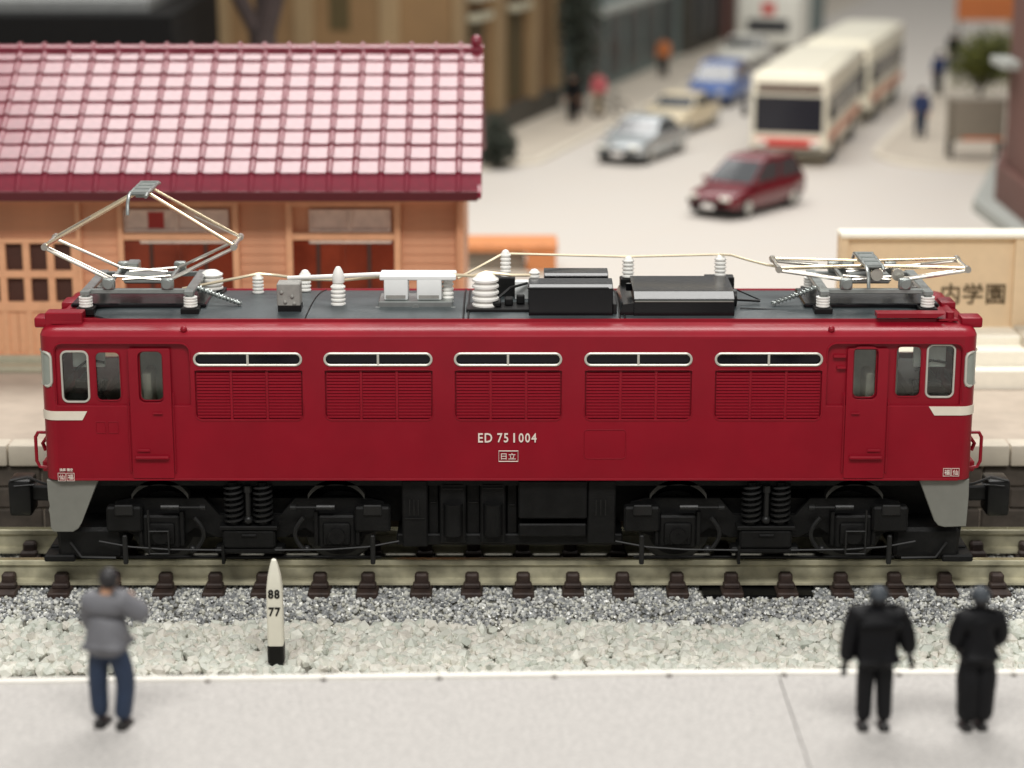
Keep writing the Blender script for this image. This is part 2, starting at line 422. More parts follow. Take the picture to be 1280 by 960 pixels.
# --- body shell (ends, corners, shoulders)
def plan(L, W, r, z, n=8):
    pts = []
    for cx, cy, a0 in ((L-r, W-r, 0), (-L+r, W-r, PI/2), (-L+r, -W+r, PI), (L-r, -W+r, 1.5*PI)):
        for k in range(n+1):
            a = a0+PI/2*k/n; pts.append((cx+r*math.cos(a), cy+r*math.sin(a), z))
    return pts
levels = [(HL, HW, CR, ZB-.0), (HL, HW, CR, ZT), (HL, HW-.005, CR, ZT+.03), (HL-.02, HW-.05, CR, ZT+.085), (HL-.06, HW-.13, CR, ZT+.125), (HL-.12, HW-.24, .4, ZT+.15), (HL-.20, HW-.345, .5, ZT+.165), (HL-.21, HW-.35, .5, ZT+.205), (HL-.25, HW-.385, .55, ZT+.205), (HL-.30, HW-.41, .6, ZT+.17)]
m = MB(); b = m.b
R = [[b.verts.new(p) for p in plan(*lv)] for lv in levels]; nn = len(R[0])
for i in range(len(R)-1):
    for k in range(nn):
        a = R[i][k].co; c = R[i][(k+1) % nn].co
        if i == 0 and abs(a.y-c.y) < .001 and abs(a.x-c.x) > 3: continue    # long sides come from the plates
        b.faces.new((R[i][k], R[i][(k+1) % nn], R[i+1][(k+1) % nn], R[i+1][k]))
b.faces.new(R[-1])
body = m.build('body_shell', 'loco_red', lo, angle=28)
# --- side plates
slots = [(241, 378), (404, 541), (567, 703), (730, 866), (893, 1029)]
SL0, SL1 = SZ(458), SZ(440)
LV0, LV1 = SZ(525), SZ(463)
winL = [(77, 109, 441, 503, 's'), (119, 150, 441, 502, 'p'), (174, 203, 440, 502, 'p')]
winR = [(1067, 1096, 435, 498, 'p'), (1120, 1152, 434, 497, 'p'), (1160, 1193, 433, 497, 's')]
def rr(px0, px1, py0, py1, r, g=0.):
    z0, z1 = SZ(py1), SZ(py0); x0 = SX(px0, (py0+py1)/2); x1 = SX(px1, (py0+py1)/2)
    return rrect(x0-g, x1+g, z0-g, z1+g, r)
outline = [(-(HL-CR), ZB), (HL-CR, ZB), (HL-CR, ZT), (-(HL-CR), ZT)]
louv = []; slot_r = []
for a, c in slots:
    x0, x1 = SX(a, 450), SX(c, 450)
    slot_r.append((x0, x1)); louv.append((x0+.01, x1-.0))
cabL = (SX(68, 480), SX(237, 440)); cabR = (SX(1034, 440), SX(1203, 480))
CZ1 = SZ(430)
holes = []
for (x0, x1), (l0, l1) in zip(slot_r, louv):
    holes.append(rrect(x0+.015, x1-.015, SL0+.015, SL1-.015, (SL1-SL0)/2-.02, 8))
    holes.append(rrect(l0, l1, LV0, LV1, [.09, .09, .02, .02], 4))
# cab recess: separate plate set back 18 mm
doorL = (SX(164, 520), SX(215, 520)); doorR = (SX(1057, 520), SX(1107, 520))
for x0, x1 in (cabL, cabR):
    holes.append(rrect(max(x0, -(HL-CR)+.02), min(x1, HL-CR-.02), SZ(508), CZ1, [.03, .03, .12, .12], 5))
hatch = rrect(SX(730, 555), SX(782, 555), SZ(573), SZ(537), .05)
side = plate_mesh('side_panel', 'loco_red', outline, holes, .02, .008)
o = link('side_panel', side, lo, loc=(0, -HW+.028, 0))
# the far side: same plate
o = link('side_panel', side, lo, loc=(0, HW-.028, 0)); 
for sgn, (x0, x1), wins, door in ((-1, cabL, winL, doorL), (1, cabR, winR, doorR)):
    X0 = max(x0-.05, -(HL-CR)+.01) if sgn < 0 else x0-.05
    X1 = x1+.05 if sgn < 0 else min(x1+.05, HL-CR-.01)
    hs = [rr(a, c, e, f_, .075) for a, c, e, f_, k in wins]
    me = plate_mesh('cab_panel', 'loco_red', rrect(X0, X1, SZ(512), CZ1+.04, .01, 1), hs, .012, .004)
    link('cab_panel', me, lo, loc=(0, -HW+.075, 0)); link('cab_panel', me, lo, loc=(0, HW-.075, 0))
    for a, c, e, f_, k in wins:
        w_ = rr(a, c, e, f_, .075)
        fr = link('cab_window', plate_mesh('pane', 'cab_glass', w_, [], .004), lo, loc=(0, -HW+.085, 0))
        r_ = .0165 if k == 's' else .010; g_ = .006 if k == 's' else 0
        m = MB(); m.tube([(u, 0, v) for u, v in rr(a, c, e, f_, .08, g_)], r_, 6, closed=True)
        f2 = m.build('frame', 'silver' if k == 's' else 'loco_red', fr); f2.location = (0, -.032, 0)
    # door
    dw = [q for q in wins if door[0] < SX((q[0]+q[1])/2, 470) < door[1]]
    hs = [rr(a-1.5, c+1.5, e-1.5, f_+1.5, .09) for a, c, e, f_, k in dw]
    me = plate_mesh('door', 'loco_red', rrect(door[0], door[1], SZ(597), SZ(436), .02, 2), hs, .010, .006)
    # lower part stands proud of the body side, upper part sits in the recess
    d_ = link('door', me, lo, loc=(0, -HW-.006, 0))
    m = MB(); hx = (SX(192, 515), SX(204, 515)) if sgn < 0 else (SX(1064, 511), SX(1074, 511))
    m.box(hx[0], hx[1], -.05, -.025, SZ(517), SZ(515), bev=.006); m.build('handle', 'loco_red', d_)
    sx_ = (SX(170, 570), SX(212, 570)) if sgn < 0 else (SX(1061, 566), SX(1102, 566))
    m = MB(); m.box(sx_[0], sx_[1], -.075, -.012, SZ(573), SZ(569), bev=.012); m.build('door_step', 'loco_red', d_)
    sx2 = (SX(173, 562), SX(188, 562)) if sgn < 0 else (SX(1084, 555), SX(1100, 555))
    m = MB(); m.box(sx2[0], sx2[1], -.04, -.012, SZ(564), SZ(561), bev=.006); m.build('step_bar', 'loco_red', d_)
    # handrails beside the door
    for hx_ in (door[0]-.03, door[1]+.03):
        y0_ = 492 if (hx_ > 0) == (hx_ < door[0]) else 500
        m = MB(); m.tube([(hx_, -HW+.0, SZ(590)), (hx_, -HW-.03, SZ(589)), (hx_, -HW-.03, SZ(y0_)), (hx_, -HW+.0, SZ(y0_-1))], .009, 5); m.build('grab_rail', 'loco_red', lo)
    # raised outline above the cab side
    pts = [(x0 if sgn < 0 else x1, SZ(505))]
    A, B = (x0, x1)
    zt = SZ(429)
    bead = [(A, SZ(500) if sgn < 0 else SZ(452)), (A, zt-.13)] + [(A+.13-.13*math.cos(t), zt-.13+.13*math.sin(t)) for t in (PI/8, PI/4, 3*PI/8)] + [(A+.13, zt), (B-.13, zt)] + [(B-.13+.13*math.sin(t), zt-.13+.13*math.cos(t)) for t in (PI/8, PI/4, 3*PI/8)] + [(B, zt-.13), (B, SZ(452) if sgn < 0 else SZ(500))]
    m = MB(); m.tube([(u, -HW-.006, v) for u, v in bead], .012, 6); m.build('drip_rail', 'loco_red', lo)
    # corner window wrapped round the rounded corner, and cream band
    def wrap(s_, z, off=0.):       # s_ = distance past the start of the corner along the surface
        a = min(s_/CR, PI/2); e_ = max(0, s_-CR*PI/2)
        return Vector((sgn*(HL-CR+(CR+off)*math.sin(a)), -(HW-CR)-(CR+off)*math.cos(a)+e_, z))
    def wrap_patch(poly_s0, poly_s1, z0, z1, off0, off1, name, mt, par=lo, n=10, slant=0.):
        m = MB(); A_, B_ = [], []
        for i in range(n+1):
            t = poly_s0+(poly_s1-poly_s0)*i/n
            A_.append((t, i)); 
        loops = []
        for t, i in A_:
            ds = slant if i == 0 else 0
            loops.append([wrap(t, z0, off0), wrap(t-ds, z1, off0), wrap(t-ds, z1, off1), wrap(t, z0, off1)])
        m.loft(loops); return m.build(name, mt, par)
    zc0, zc1 = SZ(483), SZ(441)
    gl = wrap_patch(.03, .40, zc0, zc1, .001, .006, 'corner_window', 'corner_glass')
    loop = []
    for u, v in rrect(.03, .40, zc0, zc1, [.08, .08, .08, .08], 5): loop.append(wrap(u, v, .008))
    m = MB(); m.tube(loop, .021, 6, closed=True); m.build('frame', 'silver', gl)
    # cream band low round the cab: straight part and wrapped part
    zb0, zb1 = SZ(525), SZ(514)
    bx = SX(103, 520) if sgn < 0 else SX(1168, 513)
    bx2 = SX(109, 514) if sgn < 0 else SX(1161, 508)
    dz = 0 if sgn < 0 else (SZ(519)-zb0)
    m = MB(); e0 = sgn*(HL-CR)
    m.prism([(bx, zb0+dz), (e0, zb0+dz), (e0, zb1+dz), (bx2, zb1+dz)] if sgn > 0 else [(e0, zb0), (bx, zb0), (bx2, zb1), (e0, zb1)], lambda u, v, t: (u, t, v), -HW-.014, -HW-.002)
    cb = m.build('cream_band', 'cream_band', lo)
    wrap_patch(0., .9, zb0+dz, zb1+dz, .003, .014, 'corner_band', 'cream_band', cb, n=14)
    m = MB(); m.box(sgn*HL-.0, sgn*HL+sgn*.012, -.9, .9, zb0+dz, zb1+dz); m.build('front_band', 'cream_band', cb)
    # front windows and lamps (end face)
    for yy in (-.5, .5):
        f3 = MB(); f3.box(sgn*HL, sgn*(HL+.02), yy-.42, yy+.42, zc0, zc1, bev=.004); f3.build('windscreen', 'car_glass', lo)
        f3 = MB(); f3.cyl((sgn*HL, yy*1.7, 1.95), (sgn*(HL+.06), yy*1.7, 1.95), .1, 14); f3.build('tail_lamp', 'bus_red', lo)
    # red loop handrails at the buffer beam
    for yy in (-1.12, 1.12):
        p = [(sgn*HL, yy, SZ(592)), (sgn*(HL+.13), yy, SZ(590)), (sgn*(HL+.17), yy, SZ(583)), (sgn*(HL+.17), yy, SZ(553)), (sgn*(HL+.13), yy, SZ(547)), (sgn*HL, yy, SZ(547))]
        m = MB(); m.tube(p, .026, 8); m.build('end_rail', 'loco_red', lo)
    m = MB(); m.box(min(sgn*HL, sgn*(HL+.12)), max(sgn*HL, sgn*(HL+.12)), -1.0, 1.0, SZ(600), SZ(586), bev=.02); m.tube([(sgn*(HL+.08), -.9, SZ(575)), (sgn*(HL+.12), -.9, SZ(566)), (sgn*(HL+.05), -.9, SZ(558))], .03, 6); m.build('buffer_beam', 'loco_red', lo)
    # headlamp brow and roof end boxes
    m = MB(); m.box(min(sgn*(HL-.2), sgn*(HL+.10)), max(sgn*(HL-.2), sgn*(HL+.10)), -1.12, -.8, ZT+.09, ZT+.24, bev=.03, seg=2); m.build('headlamp_case', 'loco_red', lo)
    m = MB(); m.box(min(sgn*(HL-.3), sgn*(HL-.08)), max(sgn*(HL-.3), sgn*(HL-.08)), -.1, .3, ZT+.12, ZT+.24, bev=.03, seg=2); m.build('headlamp_case', 'loco_red', lo)
    if sgn < 0:
        xa, xb_ = at(61, 400, Y=-1.05).x-LX0, at(104, 400, Y=-1.05).x-LX0
        m = MB(); m.box(xa-.04, xb_, -1.125, -.86, ZT+.08, at(80, 391, Y=-1.12).z, bev=.012)
        m.box(xa+.05, xb_, -1.14, -1.12, ZT+.15, ZT+.19, bev=.005); m.build('roof_step', 'loco_red', lo)
    else:
        xa, xb_ = at(1139, 388, Y=-1.0).x-LX0, at(1180, 388, Y=-1.0).x-LX0
        m = MB(); m.prism([(xa-.5, ZT+.235), (xa-.5, ZT+.30), (xb_, ZT+.30), (xb_-.13, ZT+.235)], lambda u, v, t: (u, t, v), -1.12, -.9); m.build('roof_step', 'loco_red', lo)
        m = MB(); m.cyl((HL-.35, -1.0, ZT+.16), (HL-.35, -1.0, ZT+.30), .06, 10); m.box(HL-.52, HL-.24, -1.06, -.95, ZT+.17, ZT+.21, bev=.01); m.build('whistle', 'loco_red', lo)
# cab interiors
for sgn in (-1, 1):
    m = MB(); m.box(min(sgn*4.62, sgn*4.68), max(sgn*4.62, sgn*4.68), -1.3, 1.3, 1.5, 3.4); m.box(min(sgn*4.7, sgn*6.4), max(sgn*4.7, sgn*6.4), -1.3, 1.3, 1.6, 1.7)
    m.build('cab_bulkhead', 'cab_wall', lo)
    m = MB(); m.box(min(sgn*4.75, sgn*5.65), max(sgn*4.75, sgn*5.65), -.55, -.48, 1.7, 3.40); m.build('cab_partition', 'cab_wall', lo)
    m = MB(); xx = sgn*5.42; m.box(xx-.25, xx+.25, -1.05, -.6, 2.0, 2.25, bev=.06, seg=2); m.box(xx-sgn*.25-.07, xx-sgn*.25+.07, -1.05, -.6, 2.2, 2.92, bev=.05, seg=2); m.build('driver_seat', 'seat_cream', lo)
    m = MB(); xx = sgn*6.05; m.box(xx-.3, xx+.3, -1.1, 1.1, 1.7, 2.62, bev=.06); m.cyl((xx-sgn*.2, -.9, 2.6), (xx-sgn*.26, -.9, 2.8), .05, 8); m.build('driving_desk', 'dark_metal', lo)
    m = MB(); xx = sgn*5.98; m.box(xx-.22, xx+.24, -1.12, -1.06, 3.02, 3.32, bev=.01); m.build('pale_panel', 'white_plastic', lo)  # white panel added to brighten the view through the cab window
    m = MB(); m.tube([(xx-.2, -1.16, 2.98), (xx+.02, -1.17, 3.14), (xx+.24, -1.16, 3.1)], .02, 6); m.box(xx-.2, xx+.2, -1.15, -1.05, 2.72, 2.84, bev=.02); m.build('instrument_arm', 'dark_metal', lo)
# slot windows
for (x0, x1) in slot_r:
    gl = link('vent_window', plate_mesh('pane', 'slot_glass', rrect(x0+.012, x1-.012, SL0+.012, SL1-.012, (SL1-SL0)/2-.02, 8), [], .004), lo, loc=(0, -HW+.04, 0))
    m = MB(); m.tube([(u, -.045, v) for u, v in rrect(x0+.02, x1-.02, SL0+.02, SL1-.02, (SL1-SL0)/2-.022, 8)], .018, 6, closed=True)
    xm = (x0+x1)/2; m.box(xm-.016, xm+.016, -.06, -.02, SL0+.02, SL1-.02); m.build('frame', 'silver', gl)
    m = MB(); m.box(x0+.06, x1-.05, -HW-.022, -HW+.0, SL0-.055, SL0-.035, bev=.006); m.build('sill', 'loco_red', lo)
# louvres: back panel, mullions, single slats
cw = None
for l0, l1 in louv:
    m = MB(); m.box(l0-.03, l1+.03, -HW+.055, -HW+.075, LV0-.03, LV1+.03); m.build('louvre_back', 'loco_red', lo)
    W_ = l1-l0; g0 = .035; sw = (W_-.03*2-.045*2)/3
    for k in (1, 2):
        xc = l0+.03+k*sw+(k-.5)*.045
        m = MB(); m.box(xc-.02, xc+.02, -HW+.012, -HW+.06, LV0, LV1, bev=.006); m.build('louvre_mullion', 'loco_red', lo)
    if cw is None:
        m = MB(); m.prism([(.012, -.021), (-.018, -.021), (-.020, -.019), (-.020, .003), (-.004, .016), (.012, .016)], lambda y_, z_, t: (t, y_, z_), -sw/2, sw/2); cw = m.mesh('louvre_slat', 'loco_red', 25)
    n_ = 15; pitch = (LV1-LV0-.05)/n_
    for k in range(3):
        xc = l0+.03+sw/2+k*(sw+.045)
        for i in range(n_): link('louvre_slat', cw, lo, loc=(xc, -HW+.04, LV0+.045+pitch*i))
    m = MB(); m.tube([(l0+.0, -HW-.004, LV0+.25), (l0, -HW-.004, LV0+.08), (l0+.03, -HW-.004, LV0+.02), (l0+.08, -HW-.004, LV0-.004), (l1-.08, -HW-.004, LV0-.004), (l1-.03, -HW-.004, LV0+.02), (l1, -HW-.004, LV0+.08), (l1, -HW-.004, LV0+.25)], .009, 5); m.build('louvre_rim', 'loco_red', lo)
# hatch, little hatches, bottom lip, roof eyelets
m = MB(); m.tube([(u, -HW-.003, v) for u, v in hatch], .008, 5, closed=True); m.build('hatch_rim', 'loco_red', lo)
for a, c in ((120, 132), (135, 148)):
    m = MB(); m.tube([(u, -HW-.003, v) for u, v in rrect(SX(a, 533), SX(c, 533), SZ(541), SZ(527), .01, 2)], .007, 5, closed=True); m.build('hatch_rim', 'loco_red', lo)
m = MB(); m.box(-(HL-CR), HL-CR, -HW-.012, -HW+.02, ZB-.008, ZB+.022, bev=.006); m.build('bottom_lip', 'loco_red', lo)
for px in (230, 1039):
    c_ = at(px, 411, Y=-1.3); m = MB(); m.ball((c_.x-LX0, -1.33, c_.z), .05, seg=10); m.build('lifting_eye', 'loco_red', lo)
for a, c, zz in ((1042, 1058, 446), (1047, 1058, 460)):
    m = MB(); m.box(SX(a, 446), SX(c, 446), -HW-.0, -HW+.07, SZ(zz+1.5), SZ(zz-1.5), bev=.005); m.build('hinge', 'loco_red', lo)
# lettering
def put_text(body_, px, py, hpx, mt='white_print', **k):
    me = text_mesh('lettering', mt, body_, 1, **k)
    co = [v.co for v in me.vertices]; h0 = max(v.z for v in co)-min(v.z for v in co)
    s_ = (hpx/85.)/h0; cx = (max(v.x for v in co)+min(v.x for v in co))/2; cz = (max(v.z for v in co)+min(v.z for v in co))/2
    me.transform(Matrix.Translation((-cx, 0, -cz))); me.transform(Matrix.Diagonal((s_, 1, s_, 1)))
    return link('lettering', me, lo, loc=(SX(px, py), -HW-.012, SZ(py)))
put_text('ED', 606.5, 547, 11.5, ext=.006, thick=.012, xscale=.86, spacing=1.12)
put_text('75', 628.5, 547, 11.5, ext=.006, thick=.012, xscale=.82, spacing=1.2)
put_text('I', 642.7, 547, 11.5, ext=.006, thick=.012)
put_text('004', 659.5, 547, 11.5, ext=.006, thick=.012, xscale=.82, spacing=1.2)
put_text('日立', 635.5, 570, 8, ext=.006, xscale=1.15)
m = MB(); m.tube([(SX(a, 570), -HW-.012, SZ(q)) for a, q in ((623.5, 576.5), (647.5, 576.5), (647.5, 563.5), (623.5, 563.5))], .008, 4, closed=True); m.build('plate_border', 'white_print', lo)
put_text('仙', 77.5, 596, 6.5, ext=.006); put_text('福', 88.5, 596, 6.5, ext=.006); put_text('換算 積空', 83, 587, 3.6, ext=.006, thick=.01)
put_text('福', 1183.5, 590, 6.5, ext=.006); put_text('仙', 1194, 590, 6.5, ext=.006)
for a, q in ((77.5, 596), (88.5, 596), (1183.5, 590), (1194, 590)):
    m = MB(); m.tube([(SX(a+i, q), -HW-.012, SZ(q+j)) for i, j in ((-4.6, 4.8), (4.6, 4.8), (4.6, -4.8), (-4.6, -4.8))], .005, 4, closed=True); m.build('plate_border', 'white_print', lo)

# --- roof deck
DW, DL = 1.0, 6.18
def arch(y_): return ZT+.185+.10*(1-(y_/DW)**2)
m = MB(); loops = []
xs_ = [-DL, -DL+.04, -DL+.12, -DL+.25, -DL+.45, -DL+.7, 0, DL-.7, DL-.45, DL-.25, DL-.12, DL-.04, DL]
for x_ in xs_:
    e_ = max(0, abs(x_)-(DL-.7))/.7; hw = DW*math.sqrt(max(0.02, 1-e_**2)) if e_ > 0 else DW
    loops.append([(x_, hw*t, arch(hw*t)-.10*e_**3) for t in [-1, -.75, -.5, -.25, 0, .25, .5, .75, 1]] + [(x_, hw, ZT+.15), (x_, -hw, ZT+.15)])
m.loft(loops); m.build('roof_deck', 'roof_grey', lo, angle=25)
for px in (385, 583, 776):
    xj = at(px, 385, Y=-.5).x-LX0
    for d_ in ((0,) if px == 385 else (-.035, .035)):
        m = MB(); m.tube([(xj+d_+(.14 if px == 385 else 0)*(t+1)*.5, t*.98, arch(t*.98)+.006) for t in (-1, -.6, -.3, 0, .3, .6, 1)], .010 if px == 385 else .016, 5); m.build('roof_joint', 'dark_metal', lo)
def RT(px, py, Y): p = at(px, py, Y=Y); return Vector((p.x-LX0, Y, p.z))
def insul(px, py0, py1, Y, rpx, discs=6, name='insulator', base=None):
    t = RT(px, py0, Y); b_ = RT(px, py1, Y); h_ = t.z-b_.z; r_ = rpx/88.
    prof = [(r_*.72, 0)]
    for i in range(discs):
        z_ = h_*.88*i/discs; dz_ = h_*.88/discs
        prof += [(r_*.78, z_+dz_*.05), (r_, z_+dz_*.3), (r_, z_+dz_*.6), (r_*.78, z_+dz_*.92)]
    prof += [(r_*.72, h_*.9), (r_*.5, h_*.97), (r_*.2, h_)]
    m = MB(); m.lathe(b_, prof, 16); o = m.build(name, 'porcelain', lo)
    zr = arch(Y); 
    m = MB(); bw = base or r_*1.15
    m.box(b_.x-bw, b_.x+bw, Y-bw, Y+bw, min(zr-.03, b_.z-.08), b_.z+.002, bev=.01); m.build('insulator_foot', 'black_plastic', o)
    return t
# --- pantographs
def panto(cx, raised):
    r_ = bpy.data.objects.new('pantograph', None); col.objects.link(r_); r_.parent = lo; r_.location = (cx, 0, 0)
    r_['label'] = 'raised diamond pantograph of thin silver tubes' if raised else 'folded silver pantograph lying flat above the roof'
    zf = 4.02
    m = MB()
    for y_ in (-.62, .62):
        m.box(-.80, .80, y_-.035, y_+.035, zf-.035, zf+.035, bev=.01)
        for s_ in (-1, 1): m.box(s_*.42-.09, s_*.42+.09, y_-.06, y_+.06, zf+.03, zf+.19, bev=.03, seg=2); m.cyl((s_*.42, y_-.09, zf+.11), (s_*.42, y_+.09, zf+.11), .065, 12)
    for s_ in (-1, 1):
        m.box(s_*.74-.07, s_*.74+.07, -.78, .78, zf-.03, zf+.03, bev=.01); m.cyl((s_*.42, -.62, zf+.11), (s_*.42, .62, zf+.11), .035, 8)
    m.box(-.3, .3, -.12, .12, zf, zf+.14, bev=.02); m.box(-.34, -.16, .35, .62, zf, zf+.22, bev=.02)
    m.build('base_frame', 'panto_grey', r_)
    for s_ in (-1, 1):
        for y_ in (-.3, .3): m = MB(); m.tube([(s_*.42, y_, zf+.16), (-s_*.28, y_, zf+.10)], .02, 6); m.build('spring_rod', 'panto_steel', r_)
    if not raised:
        for s_ in (-1, 1): m = MB(); m.cyl((s_*.15+.2, -.45, zf+.2), (s_*.15+.2, -.38, zf+.2), .09, 14); m.build('spring_drum', 'panto_steel', r_)
    if raised: kx, kz, tz, hx = 1.36, zf+.60, zf+1.36, .04
    else: kx, kz, tz, hx = 1.36, zf+.27, zf+.30, 0.
    K = [(-kx, kz), (kx+.0, kz)]
    for s_ in (-1, 1):
        # lower arms: two per side converge to the pivot shaft, upper arms spread to the head
        for y_, r2 in ((-.44, .024), (-.30, .015), (.38, .022)):
            m = MB(); m.tube([(s_*.42, y_*(1.1), zf+.13), (s_*kx, y_*.9, kz-.02)], r2, 8); m.build('lower_arm', 'panto_steel', r_)
        ex = kx+(0 if raised else (.0))
        for y_, r2 in ((-.36, .026), (.36, .02)):
            m = MB(); m.tube([(s_*kx, y_, kz+.01), (s_*.10+hx, y_*.55, tz-.02)], r2, 8); m.build('upper_arm', 'panto_brass', r_)
        m = MB(); m.tube([(s_*kx, .33, kz), (s_*.75, -.02, (kz+tz)/2)], .01, 5)
        m.tube([(s_*kx, -.40, kz), (s_*kx, .40, kz)], .03, 8); m.cyl((s_*kx, -.43, kz), (s_*kx, -.33, kz), .05, 10); m.cyl((s_*kx, .33, kz), (s_*kx, .43, kz), .05, 10)
        m.build('knee_shaft', 'panto_steel', r_)
    # head: two contact strips across the track with down-turned horns
    m = MB(); hz = tz+.03
    for dx in (-.12, .12):
        m.tube([(dx+hx, -.78, hz-.26), (dx+hx, -.74, hz-.12), (dx+hx, -.62, hz-.02), (dx+hx, -.5, hz), (dx+hx, .5, hz), (dx+hx, .62, hz-.02), (dx+hx, .74, hz-.12), (dx+hx, .78, hz-.26)] if dx < 0 else [(dx+hx, -.62, hz-.03), (dx+hx, -.5, hz), (dx+hx, .5, hz), (dx+hx, .62, hz-.03)], .026, 8)
    m.box(hx-.13, hx+.13, -.5, .5, hz-.02, hz+.012, bev=.008)
    for y_ in (-.46, -.15, .15, .46): m.box(hx-.14, hx+.14, y_-.03, y_+.03, hz-.03, hz+.03, bev=.008)
    m.box(hx-.09, hx+.09, -.25, .25, hz-.10, hz-.03, bev=.01)
    m.build('contact_head', 'panto_grey', r_)
    # four porcelain feet
    for s_ in (-1, 1):
        for y_ in (-.68, .68):
            prof = []
            h_ = zf-.06-(arch(y_)+.06)
            for i in range(4): prof += [(.085, h_*i/4+.002), (.10, h_*i/4+.015), (.10, h_*i/4+h_*.2), (.085, h_*i/4+h_*.24)]
            m = MB(); m.lathe((s_*.75, y_, arch(y_)+.06), prof, 14); ii = m.build('insulator', 'porcelain', r_)
            m = MB(); m.box(s_*.75-.13, s_*.75+.13, y_-.12, y_+.12, arch(y_)-.04, arch(y_)+.061, bev=.01); m.build('insulator_foot', 'black_plastic', ii)
            m = MB(); m.cyl((s_*.75, y_, zf-.065), (s_*.75, y_, zf-.03), .06, 10); m.build('bolt', 'panto_grey', ii)
    # coiled hose beside the frame
    q = 1 if raised else -1
    m = MB(); A_ = Vector((q*.80, -.3, zf-.02)); B_ = Vector((q*1.45, -.45, arch(-.45)+.03)); pts = []
    d_ = (B_-A_).normalized(); s1 = d_.cross(Vector((0, 0, 1))).normalized(); s2 = d_.cross(s1)
    for i in range(97):
        t = i/96; a = t*2*PI*12; pts.append(A_.lerp(B_, t)+(s1*math.cos(a)+s2*math.sin(a))*.042*(1-.4*t))
    m.tube(pts, .014, 5); m.cyl(A_, B_, .028, 8, .018); m.build('coiled_hose', 'panto_grey', r_)
    m = MB(); m.box(-1.0, .95, -.55, .55, arch(.55)+.0, arch(0)+.035, bev=.02); m.build('roof_hatch', 'gloss_black', r_)
    return r_
panto(RT(173, 362, -.62).x, True); panto(RT(1094, 358, -.62).x, False)
# --- other roof gear
t1 = insul(323, 342, 371, .45, 7.5, 6); t2 = insul(382, 337, 369, .6, 7.5, 6)
insul(265, 337, 362, .55, 15, 4)
t3 = insul(423, 352, 382, -.35, 9.5, 5, name='arrester', base=.14)
p = RT(423, 352, -.35); m = MB(); m.lathe((p.x, p.y, p.z-.01), [(.085, 0), (.09, .07), (.075, .14), (.05, .2), (.03, .23)], 14); m.build('arrester_cap', 'porcelain', bpy.data.objects['arrester'])
# small grey transformer box
a = RT(348, 388, -.55); b_ = RT(376, 352, -.55); m = MB(); m.box(a.x, b_.x, -.72, -.42, a.z+.10, b_.z, bev=.012); bx_ = m.build('switch_box', 'roof_box_grey', lo)
m = MB(); m.box(a.x+.01, b_.x+.01, -.70, -.44, a.z-.06, a.z+.10); m.build('switch_base', 'black_plastic', bx_)
m = MB()
for dx, dz_ in ((.07, .32), (.22, .26), (.12, .18), (.25, .16)): m.ball((a.x+dx, -.72, a.z+dz_-.02), .03, seg=8)
m.build('rivet', 'roof_box_grey', bx_)
# white breaker assembly
a = RT(474, 385, -.35); b_ = RT(566, 376, -.35)
m = MB(); m.box(a.x, b_.x, -.5, .1, a.z-.01, b_.z+.02, bev=.012); m.box(a.x-.05, a.x+.03, -.53, -.4, a.z-.02, a.z+.05, bev=.01); m.box(b_.x-.03, b_.x+.05, -.53, -.4, a.z-.02, a.z+.05, bev=.01); m.cyl((.5*(a.x+b_.x), -.53, a.z+.04), (.5*(a.x+b_.x), -.5, a.z+.04), .05, 10)
br = m.build('breaker_base', 'panto_grey', lo); m = MB(); m.box(a.x+.03, b_.x-.03, -.46, .06, arch(.4)-.04, a.z-.005); m.build('breaker_foot', 'black_plastic', br)
for x0_, x1_ in ((480, 510), (521, 552)):
    a2 = RT(x0_, 375, -.4); b2 = RT(x1_, 347, -.4)
    m = MB(); m.box(a2.x, b2.x, -.42, -.05, a2.z, b2.z, bev=.025, seg=2); ub = m.build('breaker_housing', 'white_plastic', lo)
    m = MB(); m.box(a2.x+.03, b2.x-.04, -.435, -.425, a2.z+.03, a2.z+.075); m.build('vent', 'roof_box_grey', ub)
insul(560, 342, 380, -.2, 7.5, 6)
m = MB(); aa = RT(402, 346, -.25); bb = RT(566, 342, -.25)
m.tube([aa+Vector((-.5, .1, -.04)), aa, RT(470, 343, -.25), bb], .032, 8); m.build('bus_bar', 'porcelain', lo)
m = MB(); m.box(RT(475, 344, -.25).x, bb.x+.05, -.42, .02, bb.z-.07, bb.z+.0, bev=.015); m.build('breaker_cover', 'white_plastic', lo)
# large ribbed insulator with black plinth
t4 = insul(607, 340, 384, -.45, 17, 5)
a = RT(583, 394, -.6); b_ = RT(664, 384, -.6); m = MB(); m.box(a.x, b_.x, -.72, .1, a.z-.03, b_.z, bev=.012)
for i in range(3): m.box(a.x+.38+.17*i, a.x+.5+.17*i, -.6+.1*i, -.3, b_.z, b_.z+.07+.03*i, bev=.015)
m.tube([(b_.x-.5, -.3, b_.z+.05), (b_.x-.3, -.2, b_.z+.2), (b_.x-.05, -.1, b_.z+.25)], .02, 6); m.build('insulator_plinth', 'black_plastic', lo)
a = RT(619, 376, .25); b_ = RT(644, 345, .25); m = MB(); m.box(a.x, b_.x, .1, .4, a.z-.15, b_.z, bev=.012); m.build('insulator_stand', 'black_plastic', lo)
t5 = insul(632, 312, 346, .25, 7, 6)
